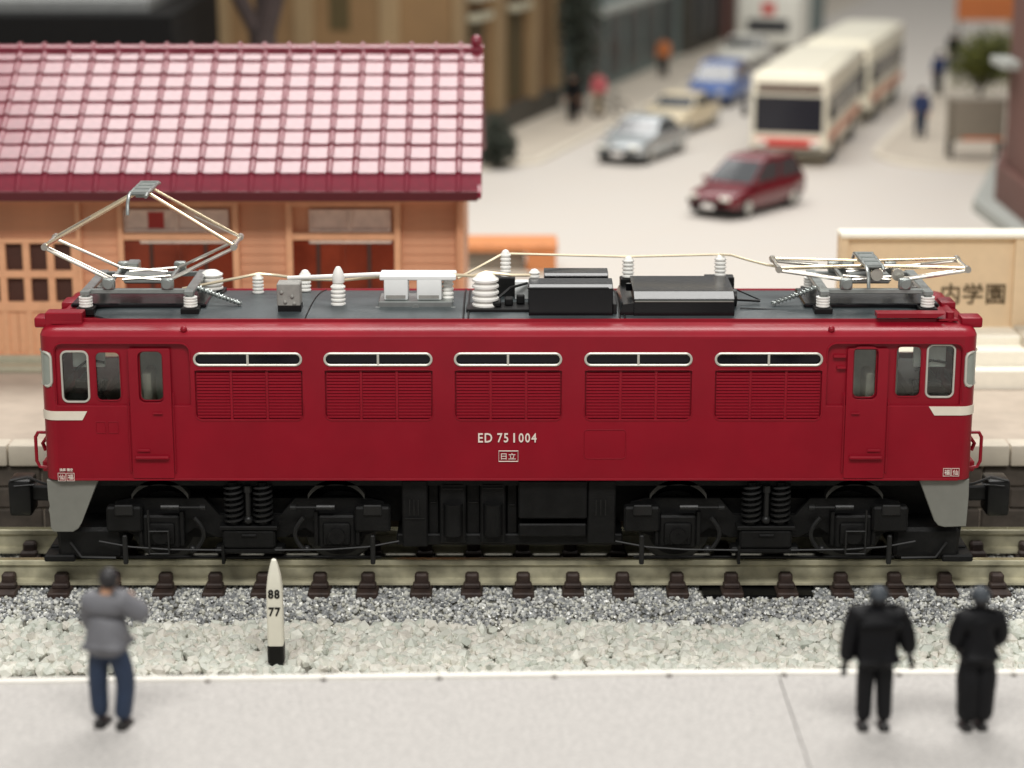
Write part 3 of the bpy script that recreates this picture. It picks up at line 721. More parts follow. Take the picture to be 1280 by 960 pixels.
# twin black equipment cases
a = RT(661, 394, -.78); b_ = RT(767, 352, -.5)
def case(px0, px1, pyb, pyt, Yf, Yb, ch, name, label=None):
    A_ = RT(px0, pyb, Yf); zt = RT(px0, pyt, Yf+ch).z; B_ = RT(px1, pyb, Yf)
    zb = A_.z-.05
    prof = [(Yf, zb), (Yf, zt-ch*.62), (Yf+ch*1.25, zt-ch*.03), (Yf+ch*1.3, zt-.01), (Yb-.03, zt+.02), (Yb, zt-.03), (Yb, zb)]
    m = MB(); m.prism(prof, lambda y_, z_, t: (t, y_, z_), A_.x, B_.x)
    es = [e for e in m.b.edges]
    bmesh.ops.bevel(m.b, geom=es, offset=.008, segments=1, affect='EDGES')
    o = m.build(name, 'gloss_black', lo, angle=15)
    if label: o['label'] = label
    return A_, B_, zt, zb
A1, B1, zt1, zb1 = case(661, 766, 394, 355, -.85, -.42, .07, 'equipment_case')
m = MB(); m.box(A1.x-.02, B1.x-.06, -.87, -.80, zt1-.06, zt1-.035, bev=.008); m.box(B1.x-.0, B1.x+.06, -.8, -.2, zb1, zb1+.2, bev=.01); m.build('case_rim', 'dark_metal', lo)
case(680, 760, 375, 341, -.1, .25, .05, 'equipment_case')
A2, B2, zt2, zb2 = case(792, 918, 394, 364, -.86, .30, .13, 'equipment_case')
m = MB(); m.prism([(RT(772, 394, -.8).x, zb2), (A2.x+.0, zb2), (A2.x, zt2-.15), (RT(779, 370, -.8).x, zt2-.17)], lambda u, v, t: (u, t, v), -.84, .5)
m.cyl((A2.x-.04, -.2, zt2+.005), (A2.x-.04, -.2, zt2-.1), .04, 8); m.build('case_end', 'gloss_black', lo, angle=15)
m = MB(); m.box(A2.x+.01, B2.x-.01, -.875, -.83, zt2-.135, zt2-.11, bev=.01); m.build('case_rim', 'skirt_grey', lo)
insul(668, 336, 356, -.3, 7, 4)
t6 = insul(785, 320, 347, .62, 8, 5); t7 = insul(900, 318, 345, .62, 8, 5)
m = MB(); q = RT(902, 345, .62); m.box(q.x-.25, q.x+.18, .5, .76, arch(.5)-.05, q.z, bev=.01); q = RT(785, 347, .62); m.box(q.x-.12, q.x+.12, .5, .76, arch(.5)-.05, q.z, bev=.01); m.build('insulator_stand', 'black_plastic', lo)
q = RT(916, 372, -.4); m = MB(); m.cyl((q.x-.06, -.4, q.z), (q.x+.05, -.4, q.z), .13, 14); m.cyl((q.x+.05, -.4, q.z-.03), (q.x+.4, -.35, q.z-.06), .02, 6); m.tube([(q.x+.05, -.3, q.z+.1), (q.x+.42, -.2, q.z-.08)], .01, 5); m.build('air_valve', 'black_plastic', lo)
m = MB(); m.tube([RT(925, 385, -.6), RT(1000, 388, -.6), RT(1075, 396, -.75)], .01, 5); m.tube([RT(1005, 375, -.1), RT(1040, 388, -.5)], .01, 5); m.build('roof_pipe', 'dark_metal', lo)
m = MB(); q = RT(665, 376, -.0); m.box(q.x-.25, q.x-.05, -.05, .1, q.z-.1, q.z+.3, bev=.01); m.build('vent_block', 'white_plastic', lo)
# wires
def wire(pts, r_=.018, mt='wire_cream', name='bus_wire'):
    m = MB(); m.tube([Vector(p) for p in pts], r_, 6); return m.build(name, mt, lo)
pl_ = RT(232, 362, -.2)
wire([RT(228, 361, -.2), RT(300, 347, .3), t1, RT(345, 344, .45), RT(380, 349, .2), RT(430, 350, -.1), RT(475, 346, -.2)], .022)
wire([RT(560, 343, -.2), RT(590, 345, -.4), t4, RT(640, 344, -.4), RT(668, 344, -.3)], .024)
wire([RT(572, 348, -.1), RT(600, 333, .1), RT(625, 319, .25), t5+Vector((0, 0, -.06)), t6+Vector((0, 0, -.01)), t7, RT(915, 319, .42), RT(935, 325, .38), RT(958, 331, .36), RT(975, 334, .34)], .018)
for i in range(7):
    pass

# --- skirts, frame, couplers
for pts in ([(57, 602), (122, 602), (101, 655), (97, 663), (90, 667), (66, 667), (62, 662), (62, 645), (59, 640), (62, 634), (59, 628)], [(1150, 601), (1213, 601), (1212, 622), (1209, 660), (1182, 661), (1174, 659), (1169, 653)]):
    m = MB(); m.prism([(SX(a, q), SZ(q)) for a, q in pts], lambda u, v, t: (u, t, v), -1.33, -1.25); bmesh.ops.bevel(m.b, geom=[e for e in m.b.edges if abs(e.verts[0].co.y-e.verts[1].co.y) < .001], offset=.01, segments=1, affect='EDGES')
    m.build('end_skirt', 'skirt_grey', lo)
    m = MB(); m.prism([(SX(a, q), SZ(q)) for a, q in pts], lambda u, v, t: (u, t, v), 1.25, 1.33); m.build('end_skirt', 'skirt_grey', lo)
m = MB(); m.box(-6.3, 6.3, -.45, .45, .5, ZB+.1); m.box(-6.45, 6.45, -1.22, 1.22, ZB-.14, ZB+.05); m.build('underframe', 'black_frame', lo)
for sgn in (-1, 1):
    # snow plough and pipes below the skirt
    m = MB(); x0 = sgn*6.55
    m.box(min(x0, sgn*5.6), max(x0, sgn*5.6), -1.15, 1.15, .16, .62, bev=.05); m.box(min(sgn*6.3, sgn*6.75), max(sgn*6.3, sgn*6.75), -1.2, 1.2, .12, .22, bev=.02); m.build('rail_guard', 'black_frame', lo)
    m = MB(); m.tube([(sgn*6.35, -1.2, .42), (sgn*6.2, -1.21, .2), (sgn*5.7, -1.21, .19)], .02, 6); m.build('guard_pipe', 'dark_metal', lo)
    cp = bpy.data.objects.new('coupler', None); col.objects.link(cp); cp.parent = lo; cp.location = (sgn*6.6, 0, 0)
    c1 = RT(15 if sgn < 0 else 1258, 620, -.0).x-sgn*6.6
    z0, z1 = at(640, 645, Y=-.2).z, at(640, 600, Y=-.2).z
    m = MB(); ax, bx2 = sorted((c1, c1-sgn*.34)); m.box(ax, bx2, -.24, .24, z0, z1, bev=.05, seg=2)
    m.build('knuckle', 'black_plastic', cp)
    m = MB(); ax, bx2 = sorted((c1-sgn*.2, -sgn*.3)); m.box(ax, bx2, -.1, .1, z0+.2, z1-.12, bev=.03); m.build('shank', 'black_plastic', cp)
    m = MB(); m.tube([(c1-sgn*.05, -.26, z1+.01), (c1-sgn*.3, -.22, z1+.05), (c1-sgn*.55, -.3, z1-.02), (-sgn*.0, -.5, z1-.0)], .022, 6)
    m.tube([(c1-sgn*.1, -.26, z1-.08), (c1-sgn*.4, -.24, z1-.06)], .014, 5); m.build('release_lever', 'dark_metal', cp)
    m = MB(); m.tube([(-sgn*.05, -.5, 1.25), (sgn*.10, -.5, 1.05), (sgn*.06, -.52, .75), (-sgn*.02, -.52, .55)], .035, 8); m.cyl((-sgn*.02, -.52, .5), (-sgn*.02, -.52, .4), .06, 8); m.build('brake_hose', 'black_plastic', cp)
    m = MB(); m.tube([(sgn*.0, -.75, 1.1), (sgn*.02, -.78, .6), (-sgn*.02, -.8, .25)], .03, 6); m.box(-.12, .12, -.86, -.74, .12, .26, bev=.02); m.build('step_iron', 'black_frame', cp)

# --- bogies
def helix(m, c, r_, z0, z1, turns, rt):
    pts = [(c[0]+r_*math.cos(2*PI*turns*i/(turns*14)), c[1]+r_*math.sin(2*PI*turns*i/(turns*14)), z0+(z1-z0)*i/(turns*14)) for i in range(turns*14+1)]
    m.tube(pts, rt, 5)
def bogie(cx, o_):
    """o_ = +1/-1 direction of the outer end"""
    g = bpy.data.objects.new('bogie', None); col.objects.link(g); g.parent = lo; g.location = (cx, 0, 0)
    YF = -1.08
    for ax in (-1.27, 1.27):
        for y_ in (-.66, .66):
            s_ = -1 if y_ < 0 else 1
            m = MB(); m.cyl((ax, y_-s_*.10, .48), (ax, y_-s_*.06, .48), .54, 40); m.cyl((ax, y_-s_*.06, .48), (ax, y_+s_*.08, .48), .48, 40); m.build('wheel', 'wheel_steel', g)
            m = MB(); m.cyl((ax, y_+s_*.081, .48), (ax, y_+s_*.095, .48), .40, 32); m.cyl((ax, y_+s_*.095, .48), (ax, y_+s_*.2, .48), .12, 16); m.build('wheel_disc', 'black_frame', g)
        m = MB(); m.cyl((ax, -.6, .48), (ax, .6, .48), .09, 12); m.build('axle', 'black_frame', g)
    # side frame with axle boxes
    for sy in (-1, 1):
        Y_ = sy*1.02
        m = MB()
        prof = [(-2.0, .62), (-1.95, 1.0), (-1.7, 1.06), (-.65, 1.06), (-.45, .78), (.45, .78), (.65, 1.06), (1.7, 1.06), (1.95, 1.0), (2.0, .62), (1.62, .45), (1.0, .45), (.8, .62), (.5, .45), (-.5, .45), (-.8, .62), (-1.0, .45), (-1.62, .45)]
        m.prism(prof, lambda u, v, t: (u, t, v), Y_-.05, Y_+.05)
        bmesh.ops.bevel(m.b, geom=list(m.b.edges), offset=.012, segments=1, affect='EDGES'); m.build('side_frame', 'black_frame', g)
    for ax in (-1.27, 1.27):
        q = 1 if ax > 0 else -1; out = (q == o_)
        m = MB(); m.box(ax-.27, ax+.27, YF-.16, YF, .34, .84, bev=.03); m.box(ax-.20, ax+.20, YF-.20, YF-.14, .40, .74, bev=.04, seg=2)
        m.cyl((ax, YF-.24, .55), (ax, YF-.18, .55), .12, 16); m.cyl((ax, YF-.25, .55), (ax, YF-.24, .55), .03, 8)
        for dx in (-.3, .3): m.box(ax+dx-.03, ax+dx+.03, YF-.15, YF, .38, .9, bev=.01)
        for i in range(5): m.box(ax-.18+.08*i, ax-.16+.08*i, YF-.22, YF-.2, .42, .5)
        m.build('axle_box', 'black_frame', g)
        # small reservoir and housing at outer side of each axle
        m = MB(); xx = ax+q*.52; m.box(xx-.26, xx+.26, YF-.20, YF, .60, .98, bev=.03); m.build('brake_cylinder', 'black_frame', g)
        m = MB(); m.box(xx-.13, xx+.14, YF-.24, YF-.18, .86, 1.02, bev=.015); m.build('cover_box', 'dark_metal', g)
        m = MB(); m.box(xx-.035, xx+.035, YF-.24, YF-.17, .12, .56, bev=.015); m.build('sand_pipe', 'dark_metal', g)
        # tie rod and adjuster
        m = MB(); m.cyl((ax-q*.02, YF-.2, .98), (ax-q*.28, YF-.2, .98), .045, 10); m.cyl((ax-q*.28, YF-.2, .98), (ax-q*.62, YF-.2, .98), .018, 8); m.cyl((ax-q*.58, YF-.2, .98), (ax-q*.66, YF-.2, .98), .04, 8); m.build('tie_rod', 'dark_metal', g)
        # curved brake hanger
        pts = [(ax-q*(.48+.13*math.sin(t*PI)*1), YF-.12, .80-.5*t) for t in [i/8 for i in range(9)]]
        m = MB(); m.tube(pts, .032, 6); m.ball((ax-q*.44, YF-.12, .32), .06, seg=8); m.build('brake_hanger', 'dark_metal', g)
        # mudguard arc above
        pts = [(ax+.44*math.cos(a)*1.0, -1.17, 1.02+.36*math.sin(a)) for a in [PI*(.12+.76*i/14) for i in range(15)]]
        m = MB()
        loops = [[(p_[0], -1.22, p_[2]), (p_[0], -1.02, p_[2]), (p_[0]*1.0, -1.02, p_[2]-.07), (p_[0], -1.22, p_[2]-.07)] for p_ in pts]
        m.loft(loops); m.build('mudguard', 'wheel_steel', g)
        if out:
            m = MB(); x0, x1 = sorted((ax-q*.0+q*(-.12), ax+q*.16)); xa = x0 if q < 0 else x0
            m.tube([(x0, YF-.27, .64), (x1, YF-.27, .64), (x1, YF-.27, .30), (x0, YF-.27, .30)], .018, 6, closed=True)
            m.tube([((x1 if q > 0 else x0), YF-.27, .64), ((x1 if q > 0 else x0), YF-.27, .96)], .018, 6)
            m.build('step_frame', 'dark_metal', g)
        m = MB(); m.tube([(ax+q*.9, YF-.18, .46), (ax+q*.45, YF-.2, .38), (ax-q*.1, YF-.2, .34), (ax-q*.9, YF-.2, .33)], .015, 6); m.build('brake_rod', 'dark_metal', g)
    # bolster springs
    for dx in (-.21, .21):
        m = MB(); helix(m, (dx, -1.20), .13, .72, 1.30, 7, .021); m.build('coil_spring', 'dark_metal', g)
        m = MB(); m.cyl((dx, -1.20, .70), (dx, -1.20, 1.34), .075, 12); m.build('spring_core', 'black_frame', g)
    m = MB(); m.cyl((0, -1.25, .8), (0, -1.25, 1.28), .04, 10); m.cyl((0, -1.25, 1.2), (0, -1.25, 1.3), .06, 10); m.ball((0, -1.25, .78), .07, seg=10); m.build('damper', 'dark_metal', g)
    m = MB(); m.box(-.42, .42, -1.32, -1.0, .64, .70, bev=.01); m.box(-.38, .38, -1.30, -1.0, .36, .64, bev=.03); m.box(-.10, .12, -1.33, -1.29, .54, .58, bev=.01); m.box(-.5, .5, -1.26, -1.0, .26, .36, bev=.03); m.box(-.40, -.36, -1.3, -1.0, .12, .4); m.build('spring_seat', 'black_frame', g)
    m = MB(); m.box(-1.9, 1.9, -1.14, -1.10, .15, .19, bev=.01); m.box(-1.0, 1.0, -.9, .9, .4, 1.0); m.build('cross_beam', 'black_frame', g)
bogie(SX(309, 650), -1); bogie(SX(959, 650), 1)
# --- boxes between the bogies
def ub(px0, px1, py0, py1, Y_, name, fins=None, mt='black_frame', hfin=None):
    x0, x1 = SX(px0, 650), SX(px1, 650); m = MB(); m.box(x0, x1, Y_, -.3, SZ(py1), SZ(py0), bev=.02)
    o = m.build(name, mt, lo)
    if fins:
        for i in range(fins):
            xf = x0+.22*(x1-x0)+(i+.5)*.5*(x1-x0)/fins
            m = MB(); m.box(xf-.008, xf+.008, Y_-.02, Y_-.001, SZ(648), SZ(628)); m.build('rib', 'dark_metal', o)
    if hfin:
        for q in hfin:
            m = MB(); m.box(x0+.04, x1-.04, Y_-.02, Y_-.001, SZ(q+.6), SZ(q-.6)); m.build('rib', 'dark_metal', o)
    return o
ub(502, 534, 604, 688, -1.25, 'equipment_box', fins=3, hfin=(652,)); ub(534, 548, 608, 680, -1.05, 'equipment_box', hfin=(637,))
ub(549, 582, 603, 685, -1.20, 'equipment_box', hfin=(605, 610, 616, 642)); ub(582, 600, 608, 682, -1.05, 'equipment_box', hfin=(637,))
ub(600, 632, 603, 685, -1.20, 'equipment_box', hfin=(605, 610, 615, 641)); ub(633, 647, 608, 680, -1.05, 'equipment_box', hfin=(640,))
ub(648, 734, 604, 652, -1.28, 'equipment_box'); ub(648, 734, 660, 676, -1.22, 'equipment_box'); ub(735, 770, 604, 684, -1.25, 'equipment_box', fins=3)
ub(494, 780, 676, 690, -1.1, 'equipment_box')
for c_ in (566, 616):
    m = MB(); m.cyl((SX(c_, 650), -1.21, .55), (SX(c_, 650), -1.21, 1.02), .14, 16); m.build('motor_drum', 'black_frame', lo)

# ================================================================== KILOMETRE POST
P = at(346, 832, z=-.55); hp = (832-692)/(sc_ := F/((P.y+YC)*math.cos(TH)+(HC-.1)*math.sin(TH)))/math.cos(TH)*.98
kp = thing('kilometre_post', 'slim white post with pointed top, black foot and black figures, standing in the ballast', 'kilometre post', (P.x, P.y, P.z-.1))
def kpoly(w_, n=4): return w_
hw = 10.0/sc_
h_all = hp+.1
m = MB()
def sq(w_, z): return [(x*w_, y*w_, z) for x, y in ((-1, -.8), (-.8, -1), (.8, -1), (1, -.8), (1, .8), (.8, 1), (-.8, 1), (-1, .8))]
m.loft([sq(hw*.98, .42), sq(hw*.97, h_all*.55), sq(hw*.94, h_all-.40), sq(hw*.74, h_all-.22), sq(hw*.46, h_all-.08), sq(hw*.28, h_all-.015), sq(hw*.1, h_all)]); m.build('post', 'post_white', kp)
m = MB(); m.loft([sq(hw*.7, -.05), sq(hw*.85, .16), sq(hw*1.02, .18), sq(hw*1.02, .42)]); m.build('foot', 'black_plastic', kp)
for s_, py in (('88', 743), ('77', 765)):
    me = text_mesh('lettering', 'sign_letter' if 0 else 'black_plastic', s_, .24, ext=.004, spacing=1.1, thick=.006, xscale=.9)
    me.transform(Matrix.Scale(.7, 4)); link('lettering', me, kp, loc=(0, -hw*.97-.006, at(346, py, Y=P.y-.1).z-(P.z-.1)))

# ================================================================== STATION BUILDING
SY = 7.2; SR = at(579, 300, Y=SY).x; SLX = -17.5
zw0 = .985; zw1 = at(300, 250, Y=SY).z+.05
st = thing('station_building', 'tan wooden station building with glossy red tiled roof and brown glazed windows', 'station building', (SR, SY, zw0))
def L(x, y, z): return (x-SR, y-SY, z-zw0)
m = MB(); m.box(*sorted((L(SLX, 0, 0)[0], L(SR, 0, 0)[0])), .08, 4.6, 0, zw1-zw0); m.build('wall', 'wall_tan', st)
m = MB(); m.box(SLX-SR, .10, -.22, 4.7, 0, .20, bev=.02); m.build('plinth', 'plinth', st)
m = MB(); m.box(SLX-SR, .14, -.62, -.23, -.0, .10, bev=.02); m.build('doorstep', 'plinth', st)
wx = lambda p, y=310: at(p, y, Y=SY).x-SR; wz = lambda p: at(300, p, Y=SY).z-zw0
# siding boards, one object per board
sections = [(wx(102), wx(148)), (wx(300), wx(358)), (wx(502), wx(569))]
bh = .165; me_cache = {}
for si, (a, c) in enumerate(sections):
    m = MB(); m.prism([(0, 0), (-.035, .0), (-.012, bh), (0, bh)], lambda y_, z_, t: (t, y_, z_), a, c); me = m.mesh('board', 'wall_tan', 20)
    z = .22
    while z < zw1-zw0-.02:
        link('board', me, st, loc=(0, .08, z)); z += bh
m = MB(); m.prism([(0, 0), (-.035, .0), (-.012, bh), (0, bh)], lambda y_, z_, t: (t, y_, z_), SLX-SR, wx(100)); me = m.mesh('board', 'wall_tan', 20)
z = wz(302)
while z < zw1-zw0-.02: link('board', me, st, loc=(0, .08, z)); z += bh
# posts and rails
def tr_box(a, c, z0, z1, y0=-.04, y1=.07, name='post', mt='trim_tan'):
    m = MB(); m.box(a, c, y0, y1, z0, z1, bev=.008); return m.build(name, mt, st)
for a, c in ((96, 102), (148, 155), (291, 299), (358, 366), (493, 501), (570, 579)): tr_box(wx(a), wx(c), .2, zw1-zw0-.02)
tr_box(SLX-SR, .02, zw1-zw0-.10, zw1-zw0, -.05, .07, 'eave_beam', 'wall_tan')
tr_box(SLX-SR, wx(100), wz(304), wz(298), -.05, .07, 'rail')
# windows
for a, c, white in ((155, 291, True), (366, 493, False)):
    wn = link('window', None, st); wn.location = (0, 0, 0)
    X0, X1 = wx(a), wx(c)
    m = MB(); m.box(X0, X1, -.03, .06, wz(300), wz(292), bev=.008); m.box(X0, X1, -.03, .06, wz(258), wz(253), bev=.008); m.build('frame', 'trim_tan', wn)
    # transom sash: white bars, panes
    t0, t1_ = wz(288), wz(264); xm0 = X0+(.02 if white else .30)
    n_ = 2; wd = (X1-.06-xm0)/n_
    for i in range(n_):
        m = MB(); m.box(xm0+i*wd+.03, xm0+(i+1)*wd-.03, .045, .06, t0, t1_); m.build('pane', 'window_white', wn)
        m = MB(); x_a, x_b = xm0+i*wd, xm0+(i+1)*wd
        for bx in ((x_a, x_b, t0-.03, t0), (x_a, x_b, t1_, t1_+.03), (x_a, x_a+.03, t0, t1_), (x_b-.03, x_b, t0, t1_)): m.box(bx[0], bx[1], .0, .05, bx[2], bx[3], bev=.005)
        m.build('sash', 'window_white', wn)
    if white:
        m = MB(); m.box(wx(186), wx(206), .035, .043, t0+.03, t1_-.02); m.build('poster', 'poster_red', wn)
    m = MB(); m.box(X0, X1, .02, .07, wz(452)+0.2, wz(300)); m.build('lower_pane', 'pane_brown', wn)
    for i in range(1, 4):
        xx = X0+(X1-X0)*i/4; m = MB(); m.box(xx-.035, xx+.035, -.01, .025, .5, wz(300), bev=.006); m.build('mullion', 'inside_brown' if i % 2 else 'pane_brown', wn)
    m = MB(); m.box(X0+.3, X1-.05, -.012, .02, wz(304), wz(301)); m.build('glazing_bar', 'window_white', wn)
# lattice at the left, one object per bar
m = MB(); m.box(SLX-SR, wx(96), .05, .07, .2, wz(302)); m.build('lattice_back', 'inside_brown', st)
x_ = wx(93); barm = None
p_ = .435
k = 0
while x_ > SLX-SR:
    m = MB(); m.box(x_-.065, x_+.065, -.04, .045, .2, wz(303), bev=.01)
    if barm is None: barm = m.mesh('lattice_bar', 'trim_tan'); barx = x_; 
    else: m.b.free()
    link('lattice_bar', barm, st, loc=(x_-barx, 0, 0)); x_ -= p_; k += 1
for a, c in ((347, 338), (389, 377), (452, 442)): tr_box(SLX-SR, wx(96), wz(a), wz(c), -.05, .05, 'lattice_rail')
x_ = wx(92)
m = MB(); m.box(-.105, .105, -.01, .047, wz(442), wz(389), bev=.01); vb = m.mesh('panel_board', 'trim_tan')
for i in range(16): link('panel_board', vb, st, loc=(wx(86)-i*.218, 0, 0))
m = MB(); m.cyl((wx(574), -.09, .0), (wx(574), -.09, zw1-zw0), .035, 10); m.build('downpipe', 'wall_tan', st)
# roof
EY = 6.45-SY; EZ = at(300, 237, Y=6.45).z-zw0; rX = at(603, 200, Y=7.5).x-SR
RY = 9.55-SY; RZ = at(300, 60, Y=9.55).z-zw0
rd = Vector((0, RY-EY, RZ-EZ)); RL = rd.length; rd.normalize(); rn = Vector((0, -rd.z, rd.y))
tw = .455; ROWS = 10; tl = RL/ROWS
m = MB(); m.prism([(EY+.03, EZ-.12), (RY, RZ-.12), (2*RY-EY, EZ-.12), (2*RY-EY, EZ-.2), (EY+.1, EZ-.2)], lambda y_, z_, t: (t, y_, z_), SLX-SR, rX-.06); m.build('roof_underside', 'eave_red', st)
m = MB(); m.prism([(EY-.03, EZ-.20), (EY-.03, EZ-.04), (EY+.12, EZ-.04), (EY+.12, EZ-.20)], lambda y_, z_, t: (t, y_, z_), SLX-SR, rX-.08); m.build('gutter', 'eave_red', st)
# one tile: pan with a raised roll at its left side
def tile(slope_extra=0.):
    m = MB(); n_ = 10; prof = []
    for i in range(7):
        t = i/6; prof.append((t*.095, .012+.030*math.sin(PI*t)))
    prof += [(.102, .001), (.25, .000), (tw-.012, .001), (tw, .010)]
    th_ = .03
    lo_ = [(x, 0, z+.038) for x, z in prof]; hi = [(x*1.0, tl+.04, z+.0) for x, z in prof]
    top = [lo_, hi]
    L1 = lo_ + [(x, 0, z-th_+.038) for x, z in reversed(prof)]
    L2 = hi + [(x, tl+.04, z-th_) for x, z in reversed(prof)]
    m.loft([L1, L2]); return m.mesh('roof_tile', 'tile_red', 30)
tm = tile()
ang = math.atan2(rd.z, rd.y)
nc = int((rX-(SLX-SR))/tw)
e_low = None
for r_ in range(ROWS):
    for c in range(nc):
        X_ = rX-tw*(c+1)
        if X_ < -9.9: break
        if r_ == 0:
            a2 = ang+math.radians(17); base = Vector((0, EY, EZ))+rd*tl-Vector((0, math.cos(a2), math.sin(a2)))*tl
            o = link('roof_tile', tm, st, loc=(X_, base.y, base.z)); o.rotation_euler = (a2, 0, 0)
        else:
            p_2 = Vector((0, EY, EZ))+rd*(tl*r_)
            o = link('roof_tile', tm, st, loc=(X_, p_2.y, p_2.z)); o.rotation_euler = (ang+math.radians(random.uniform(-.9, .9)), random.uniform(-.010, .010), random.uniform(-.004, .004))
# ridge tiles
m = MB(); m.prism([(-.14, -.05), (-.13, .02), (-.09, .055), (0, .07), (.09, .055), (.13, .02), (.14, -.05)], lambda y_, z_, t: (t, y_, z_), .03, tw); 
m.prism([(-.16, -.05), (-.15, .04), (-.10, .09), (0, .115), (.10, .09), (.15, .04), (.16, -.05)], lambda y_, z_, t: (t, y_, z_), 0, .06); rt_ = m.mesh('ridge_tile', 'tile_red', 40)
for c in range(24): link('ridge_tile', rt_, st, loc=(rX-tw*(c+1), RY, RZ))
m = MB(); m.ball((rX-.13, RY-.05, RZ+.12), .12, .9, 1, 1.1, seg=12); m.build('ridge_end', 'tile_red', st)
m = MB(); m.prism([(EY-.0, EZ-.05), (RY, RZ-.02), (2*RY-EY, EZ-.05), (2*RY-EY, EZ-.2), (RY, RZ-.2), (EY, EZ-.16)], lambda y_, z_, t: (t, y_, z_), rX-.07, rX-.005); m.build('bargeboard', 'tile_red', st)
m = MB(); m.prism([(.3, zw1-zw0-.1), (4.6, zw1-zw0-.1), (RY, RZ-.15)], lambda y_, z_, t: (t, y_, z_), -.12, -.02); m.build('gable', 'wall_tan', st)
m = MB(); p0 = Vector((0, RY, RZ)); m.prism([(RY, RZ), (2*RY-EY, EZ), (2*RY-EY, EZ-.08), (RY, RZ-.08)], lambda y_, z_, t: (t, y_, z_), SLX-SR, rX-.08); m.build('rear_slope', 'tile_red', st)

# ================================================================== SIGN WALL ON WHITE STEPS
sw = thing('sign_wall', 'cream wall board with brown characters and white rim above white steps, right edge of the view', 'sign wall', (7, 7, .985))
def W(x, y, z): return (x-7, y-7, z-.985)
zL = lambda py, Y: at(1150, py, Y=Y).z-.985
xl = at(1050, 350, Y=7).x-7; xr = at(1268, 350, Y=7).x-7
h = [0, zL(458, 5.75), zL(432, 6.2), zL(414, 6.7)]
ys = [5.45, 5.8, 6.3, 6.85]
prev = -.0
for i in range(3):
    m = MB(); m.box(-11, 9, ys[i]-7, ys[i+1]-7 if i < 2 else .5, -.9, h[i+1]-.001*(i), bev=.02); m.build('step', 'wall_white', sw)
zt = zL(297, 7); zb_ = h[3]-.1
m = MB(); m.box(xl, 6.5, .05, .35, zb_, zt); m.build('board', 'sign_cream', sw)
m = MB(); m.box(xl-.02, 6.5, -.10, .42, zt-.0, zt+.09, bev=.02); m.build('coping', 'wall_white', sw)
m = MB(); m.box(xl-.02, xl+.12, -.04, .36, zb_, zt); m.build('rim', 'sign_cream', sw)
m = MB(); m.box(xr-.02, xr+.5, -.04, .36, zb_, zt); m.build('rim', 'sign_cream', sw)
m = MB(); m.box(xr+.0, xr+.35, -1.0, -.06, -.0, h[3]+.06, bev=.03); m.build('pier', 'back_coping', sw)
for ch, px in (('木', 1150), ('内', 1188.5), ('学', 1216.5), ('園', 1245)):
    me = text_mesh('letter', 'sign_letter', ch, .40, ext=.01, thick=.003)
    link('letter', me, sw, loc=(at(px, 370, Y=7).x-7, .04, zL(370, 7)))

# ================================================================== STREET BACKDROP
# pavements with kerbs, left and right of the street
def sv(px, py, z=0):            # street coordinates of a ground pixel
    d = at(px, py, z=z)-SO; return (d.dot(U), d.dot(V))
def slab(name, poly, z1, mt, kerbw=.25):
    m = MB(); m.prism([tuple(street(u, v)[:2]) for u, v in poly], lambda a, c, t: (a, c, t), -.3, z1); return m.build(name, mt, kind='structure')
u0, v0 = sv(640, 215); u1, v1 = sv(870, 112)
vL = (v0+v1)/2
slab('pavement', [(u0-14, vL-30), (u0-2.5, vL-6), (u0-.6, vL-2.2), (u0+2, vL-.3), (150, vL-.3), (150, vL-30)], .11, 'pavement')
slab('kerb', [(u0-.6, vL-2.1), (u0+2, vL-.29), (150, vL-.29), (150, vL), (u0+1.9, vL), (u0-.8, vL-1.9)], .115, 'kerb')
ur, vr = sv(1090, 200)
arc = [(ur-1.2+.0, vr+4), (ur-1.0, vr+2.2), (ur-.4, vr+1.0), (ur+.7, vr+.2), (ur+2.2, vr)]
slab('pavement', arc+[(150, vr), (150, vr+30), (ur-10, vr+30), (ur-6, vr+12)], .11, 'pavement')
slab('kerb', [(a-.25 if i < 3 else a, c-.25) for i, (a, c) in enumerate(arc)]+[(150, vr-.25), (150, vr+.0)]+arc[::-1], .112, 'kerb')

# buildings ---------------------------------------------------------
def building(name, label, u0, u1, v0, v1, hgt, mt):
    p = street(u0, v1 if v1 < 0 else v0); b_ = thing(name, label, 'building', (p.x, p.y, .0), -SA)
    off = (v1 if v1 < 0 else v0)
    return b_, (lambda u, v: (v-off, u-u0))
def lbox(m, f, u0, u1, v0, v1, z0, z1, bev=0):
    a = f(u0, v0); c = f(u1, v1); m.box(min(a[0], c[0]), max(a[0], c[0]), min(a[1], c[1]), max(a[1], c[1]), z0, z1, bev=bev)
ua, va = sv(600, 182); ub_, vb_ = sv(700, 138)
va = (va+vb_)/2
ua, _ = sv(572, 196)
B1, f1 = building('corner_building', 'brown corner building with pilasters and dark base along the left pavement', ua, ub_, va-14, va, 14, 'ochre')
m = MB(); lbox(m, f1, ua, ub_, va-16, va-.15, .0, 14); m.build('wall', 'ochre', B1)
m = MB(); lbox(m, f1, ua-.06, ub_+.05, va-16, va+.0, .1, .95); m.build('base_course', 'dark_green_grey', B1)
for q in (.02, .38, .74, 1):
    uu = ua+(ub_-ua-.8)*q; m = MB(); lbox(m, f1, uu, uu+.8, va-.2, va+.12, .9, 14, .03); m.build('pilaster', 'ochre_light', B1)
